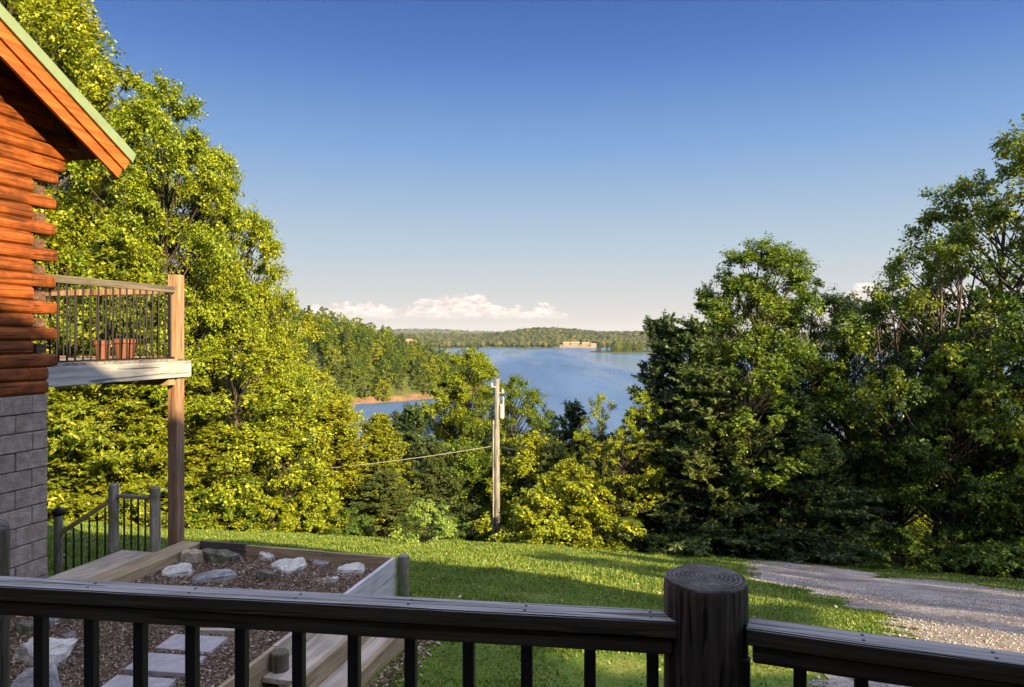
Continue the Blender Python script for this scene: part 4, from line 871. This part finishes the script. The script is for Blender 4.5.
# ------------------------------------------------------------------ evening air
b = bmn(); wbox(b, -6900, 6900, -400, 9100, -34.5, 150)
hz = bpy.data.materials.new('evening_haze'); hz.use_nodes = True; hz.node_tree.nodes.clear()
pv = hz.node_tree.nodes.new('ShaderNodeVolumePrincipled'); ho = hz.node_tree.nodes.new('ShaderNodeOutputMaterial'); hz.node_tree.links.new(pv.outputs[0], ho.inputs['Volume'])
pv.inputs['Color'].default_value = (.80, .88, 1.0, 1); pv.inputs['Density'].default_value = 3.0e-5
tagit(bmobj('haze', b, hz), kind='stuff')
# ------------------------------------------------------------------ far shore
def ico(sub):
    b = bmn(); bmesh.ops.create_icosphere(b, subdivisions=sub, radius=1.0); V = np.array([v.co for v in b.verts]); Fc = np.array([[v.index for v in f.verts] for f in b.faces]); b.free(); return V, Fc
IV, IF = ico(2)
def forest(name, P, r, hgt, mat, mode=0):
    n = len(P); V = IV[None].repeat(n, 0); V = V*(1+rng.uniform(-.28, .28, (n, len(IV), 1)))
    if mode: V = V*np.array([1, 1, 1.0]); V[..., :2] *= (1.15-.75*np.clip((V[..., 2:]+1)/2, 0, 1)**1.2)
    V = V*np.stack([r, r, hgt/2], -1)[:, None]; V[..., 2] += hgt[:, None]*.48; V = V+P[:, None]
    return tagit(meshobj(name, npmesh(name, V.reshape(-1, 3), (IF[None]+np.arange(n)[:, None, None]*len(IV)).reshape(-1, 3), 3), mat), kind='stuff')
def farmat(name, a, b_, c_):
    m = M(name); g = m.n('ShaderNodeNewGeometry').outputs['Random Per Island']; v = m.vec(world=True)
    c = m.ramp(g, [(0, a), (.5, b_), (1, c_)]); c = m.mix(.6, c, m.ramp(m.noise(v, .012, 4, .6), [(.35, (.7, .8, .8)), (.65, (1.3, 1.15, .9))]), 'MULTIPLY')
    return m.fin(c, .8, m.bump(m.noise(v, .9, 3, .7), 1.0, 1.2), .1)
m_for = farmat('far_forest', (.018, .03, .012), (.04, .052, .018), (.085, .08, .03))
def samp(n, x0, x1, y0, y1, r0, r1):
    x = rng.uniform(x0, x1, n); y = rng.uniform(y0, y1, n); z = terr(x, y); k = (z > WZ+1.2) & (np.abs(x) < .80*y)
    clr = (np.abs(x-172) < 52) & (y < 1905) & (y > 1700); clr2 = (np.abs(x+265) < 36) & (y < 1870) & (y > 1700)
    k &= ~(clr | clr2) & ~((y > 1560) & (y < 1700))
    return np.stack([x, y, z], -1)[k], rng.uniform(r0, r1, k.sum())
P, r = samp(15000, -900, 1560, 1700, 2150, 4.0, 7.5); forest('far_shore_forest', P, r, r*2.0, m_for)
P, r = samp(6000, -1200, 1800, 2150, 2700, 6, 10); forest('far_hill_forest', P, r, r*1.7, m_for)
P, r = samp(9000, -2200, 3000, 2800, 3700, 8, 14); forest('middle_ridge_forest', P, r, r*1.5, m_for)
P, r = samp(9000, -4000, 5000, 5200, 6300, 14, 24); forest('distant_ridge_forest', P, r, r*1.4, m_for)
# wooded point and islet: trees one can tell apart
rp = random.Random(12); n = 0
for _ in range(5000):
    if n >= 95: break
    x, y = rp.uniform(122, 460), rp.uniform(1192, 1300); z = float(terr(x, y))
    if z < WZ+.6: continue
    if y > 1235 and rp.random() < .6: continue
    n += 1; ced = rp.random() < .4 or x < 175
    tree('farced' if ced else rp.choice(['farA', 'farB', 'farC']), x, y, rp.uniform(12, 19), m_ced if ced else rp.choice([m_oak, m_oak_y, m_oak_d]), 'cedar_tree' if ced else 'oak_tree',
         'dark cedar on the wooded point across the lake' if ced else 'leafy tree on the wooded point across the lake', group='trees on the wooded point across the lake', wide=1.0, sink=.8)
for k in range(7):
    x, y = -88+(k-3)*4.2, 1640+rp.uniform(-8, 8)
    tree('farced', x, y, rp.uniform(11, 16), m_ced, 'cedar_tree', 'dark cedar on the tiny islet far out on the lake', group='trees on the far islet', sink=1.5, wide=1.2, z=WZ-1)
def fhouse(x, y, wdt, dp, hh, label, rz=0.0, group=None):
    z = float(terr(x, y)); t = thing('lake_house', label, 'house', (x, y, z-1), group); c_, s_ = math.cos(rz), math.sin(rz)
    fn = lambda a, b_, q: Vector((x+a*c_-b_*s_, y+a*s_+b_*c_, z+q))
    b = bmn(); hbox(b, -wdt/2, wdt/2, -dp/2, dp/2, -1, hh, fn); vs = [b.verts.new(fn(*q)) for q in ((-wdt/2, 0, hh*1.5), (wdt/2, 0, hh*1.5))]; b.verts.ensure_lookup_table(); v = b.verts
    b.faces.new((v[4], v[7], vs[0])); b.faces.new((v[5], vs[1], v[6])); bmobj('wall', b, m_hwall, t)
    b = bmn(); r_ = .8
    for sg in (-1, 1): quad_prism(b, [fn(-wdt/2-r_, 0, hh*1.52), fn(wdt/2+r_, 0, hh*1.52), fn(wdt/2+r_, sg*(dp/2+r_), hh*.93), fn(-wdt/2-r_, sg*(dp/2+r_), hh*.93), fn(-wdt/2-r_, 0, hh*1.6), fn(wdt/2+r_, 0, hh*1.6), fn(wdt/2+r_, sg*(dp/2+r_), hh*1.0), fn(-wdt/2-r_, sg*(dp/2+r_), hh*1.0)])
    bmesh.ops.recalc_face_normals(b, faces=b.faces); bmobj('roof', b, m_hroof, t)
    n = max(2, int(wdt/4))
    for k in range(n):
        a = -wdt/2+(k+.5)*wdt/n; b = bmn(); hbox(b, a-.8, a+.8, -dp/2-.06, -dp/2-.01, hh*.35, hh*.8, fn); bmobj('window', b, m_hglass, t)
G1 = 'lake houses on the far shore'
fhouse(-283, 1848, 20, 10, 7, 'pale house at the waterline left of the far wooded shore, leftmost of three', .1, G1); fhouse(-262, 1852, 16, 10, 8, 'pale house at the waterline left of the far wooded shore, middle of three', -.1, G1); fhouse(-243, 1850, 14, 9, 6, 'pale house at the waterline left of the far wooded shore, rightmost of three', .2, G1)
fhouse(140, 1866, 16, 10, 6, 'pale house in the clearing of the far hill, leftmost of four', .1, G1); fhouse(164, 1872, 22, 10, 6, 'long pale house in the clearing of the far hill, second from the left', -.05, G1); fhouse(190, 1860, 18, 10, 6, 'pale house in the clearing of the far hill, third from the left', .0, G1); fhouse(208, 1846, 14, 10, 5, 'small pale house in the clearing of the far hill, rightmost of four', .1, G1)
P = []
for x0, y0 in ((172, 1860), (-264, 1850)):
    gx = np.linspace(x0-50, x0+46, 30) if x0 > 0 else np.linspace(x0-36, x0+36, 24); gy = np.linspace(y0-40, y0+36, 20); X, Y = np.meshgrid(gx, gy); V = np.stack([X, Y, terr(X, Y)+.8], -1).reshape(-1, 3); I = np.arange(X.size).reshape(X.shape)
    tagit(meshobj('cleared_ground', npmesh('cleared_ground', V, np.stack([I[:-1, :-1], I[:-1, 1:], I[1:, 1:], I[1:, :-1]], -1).reshape(-1, 4), 4), groundmat('sandy_clearing', [(.3, (.12, .11, .05)), (.6, (.28, .2, .12))], .05, 1, .2)), kind='structure')
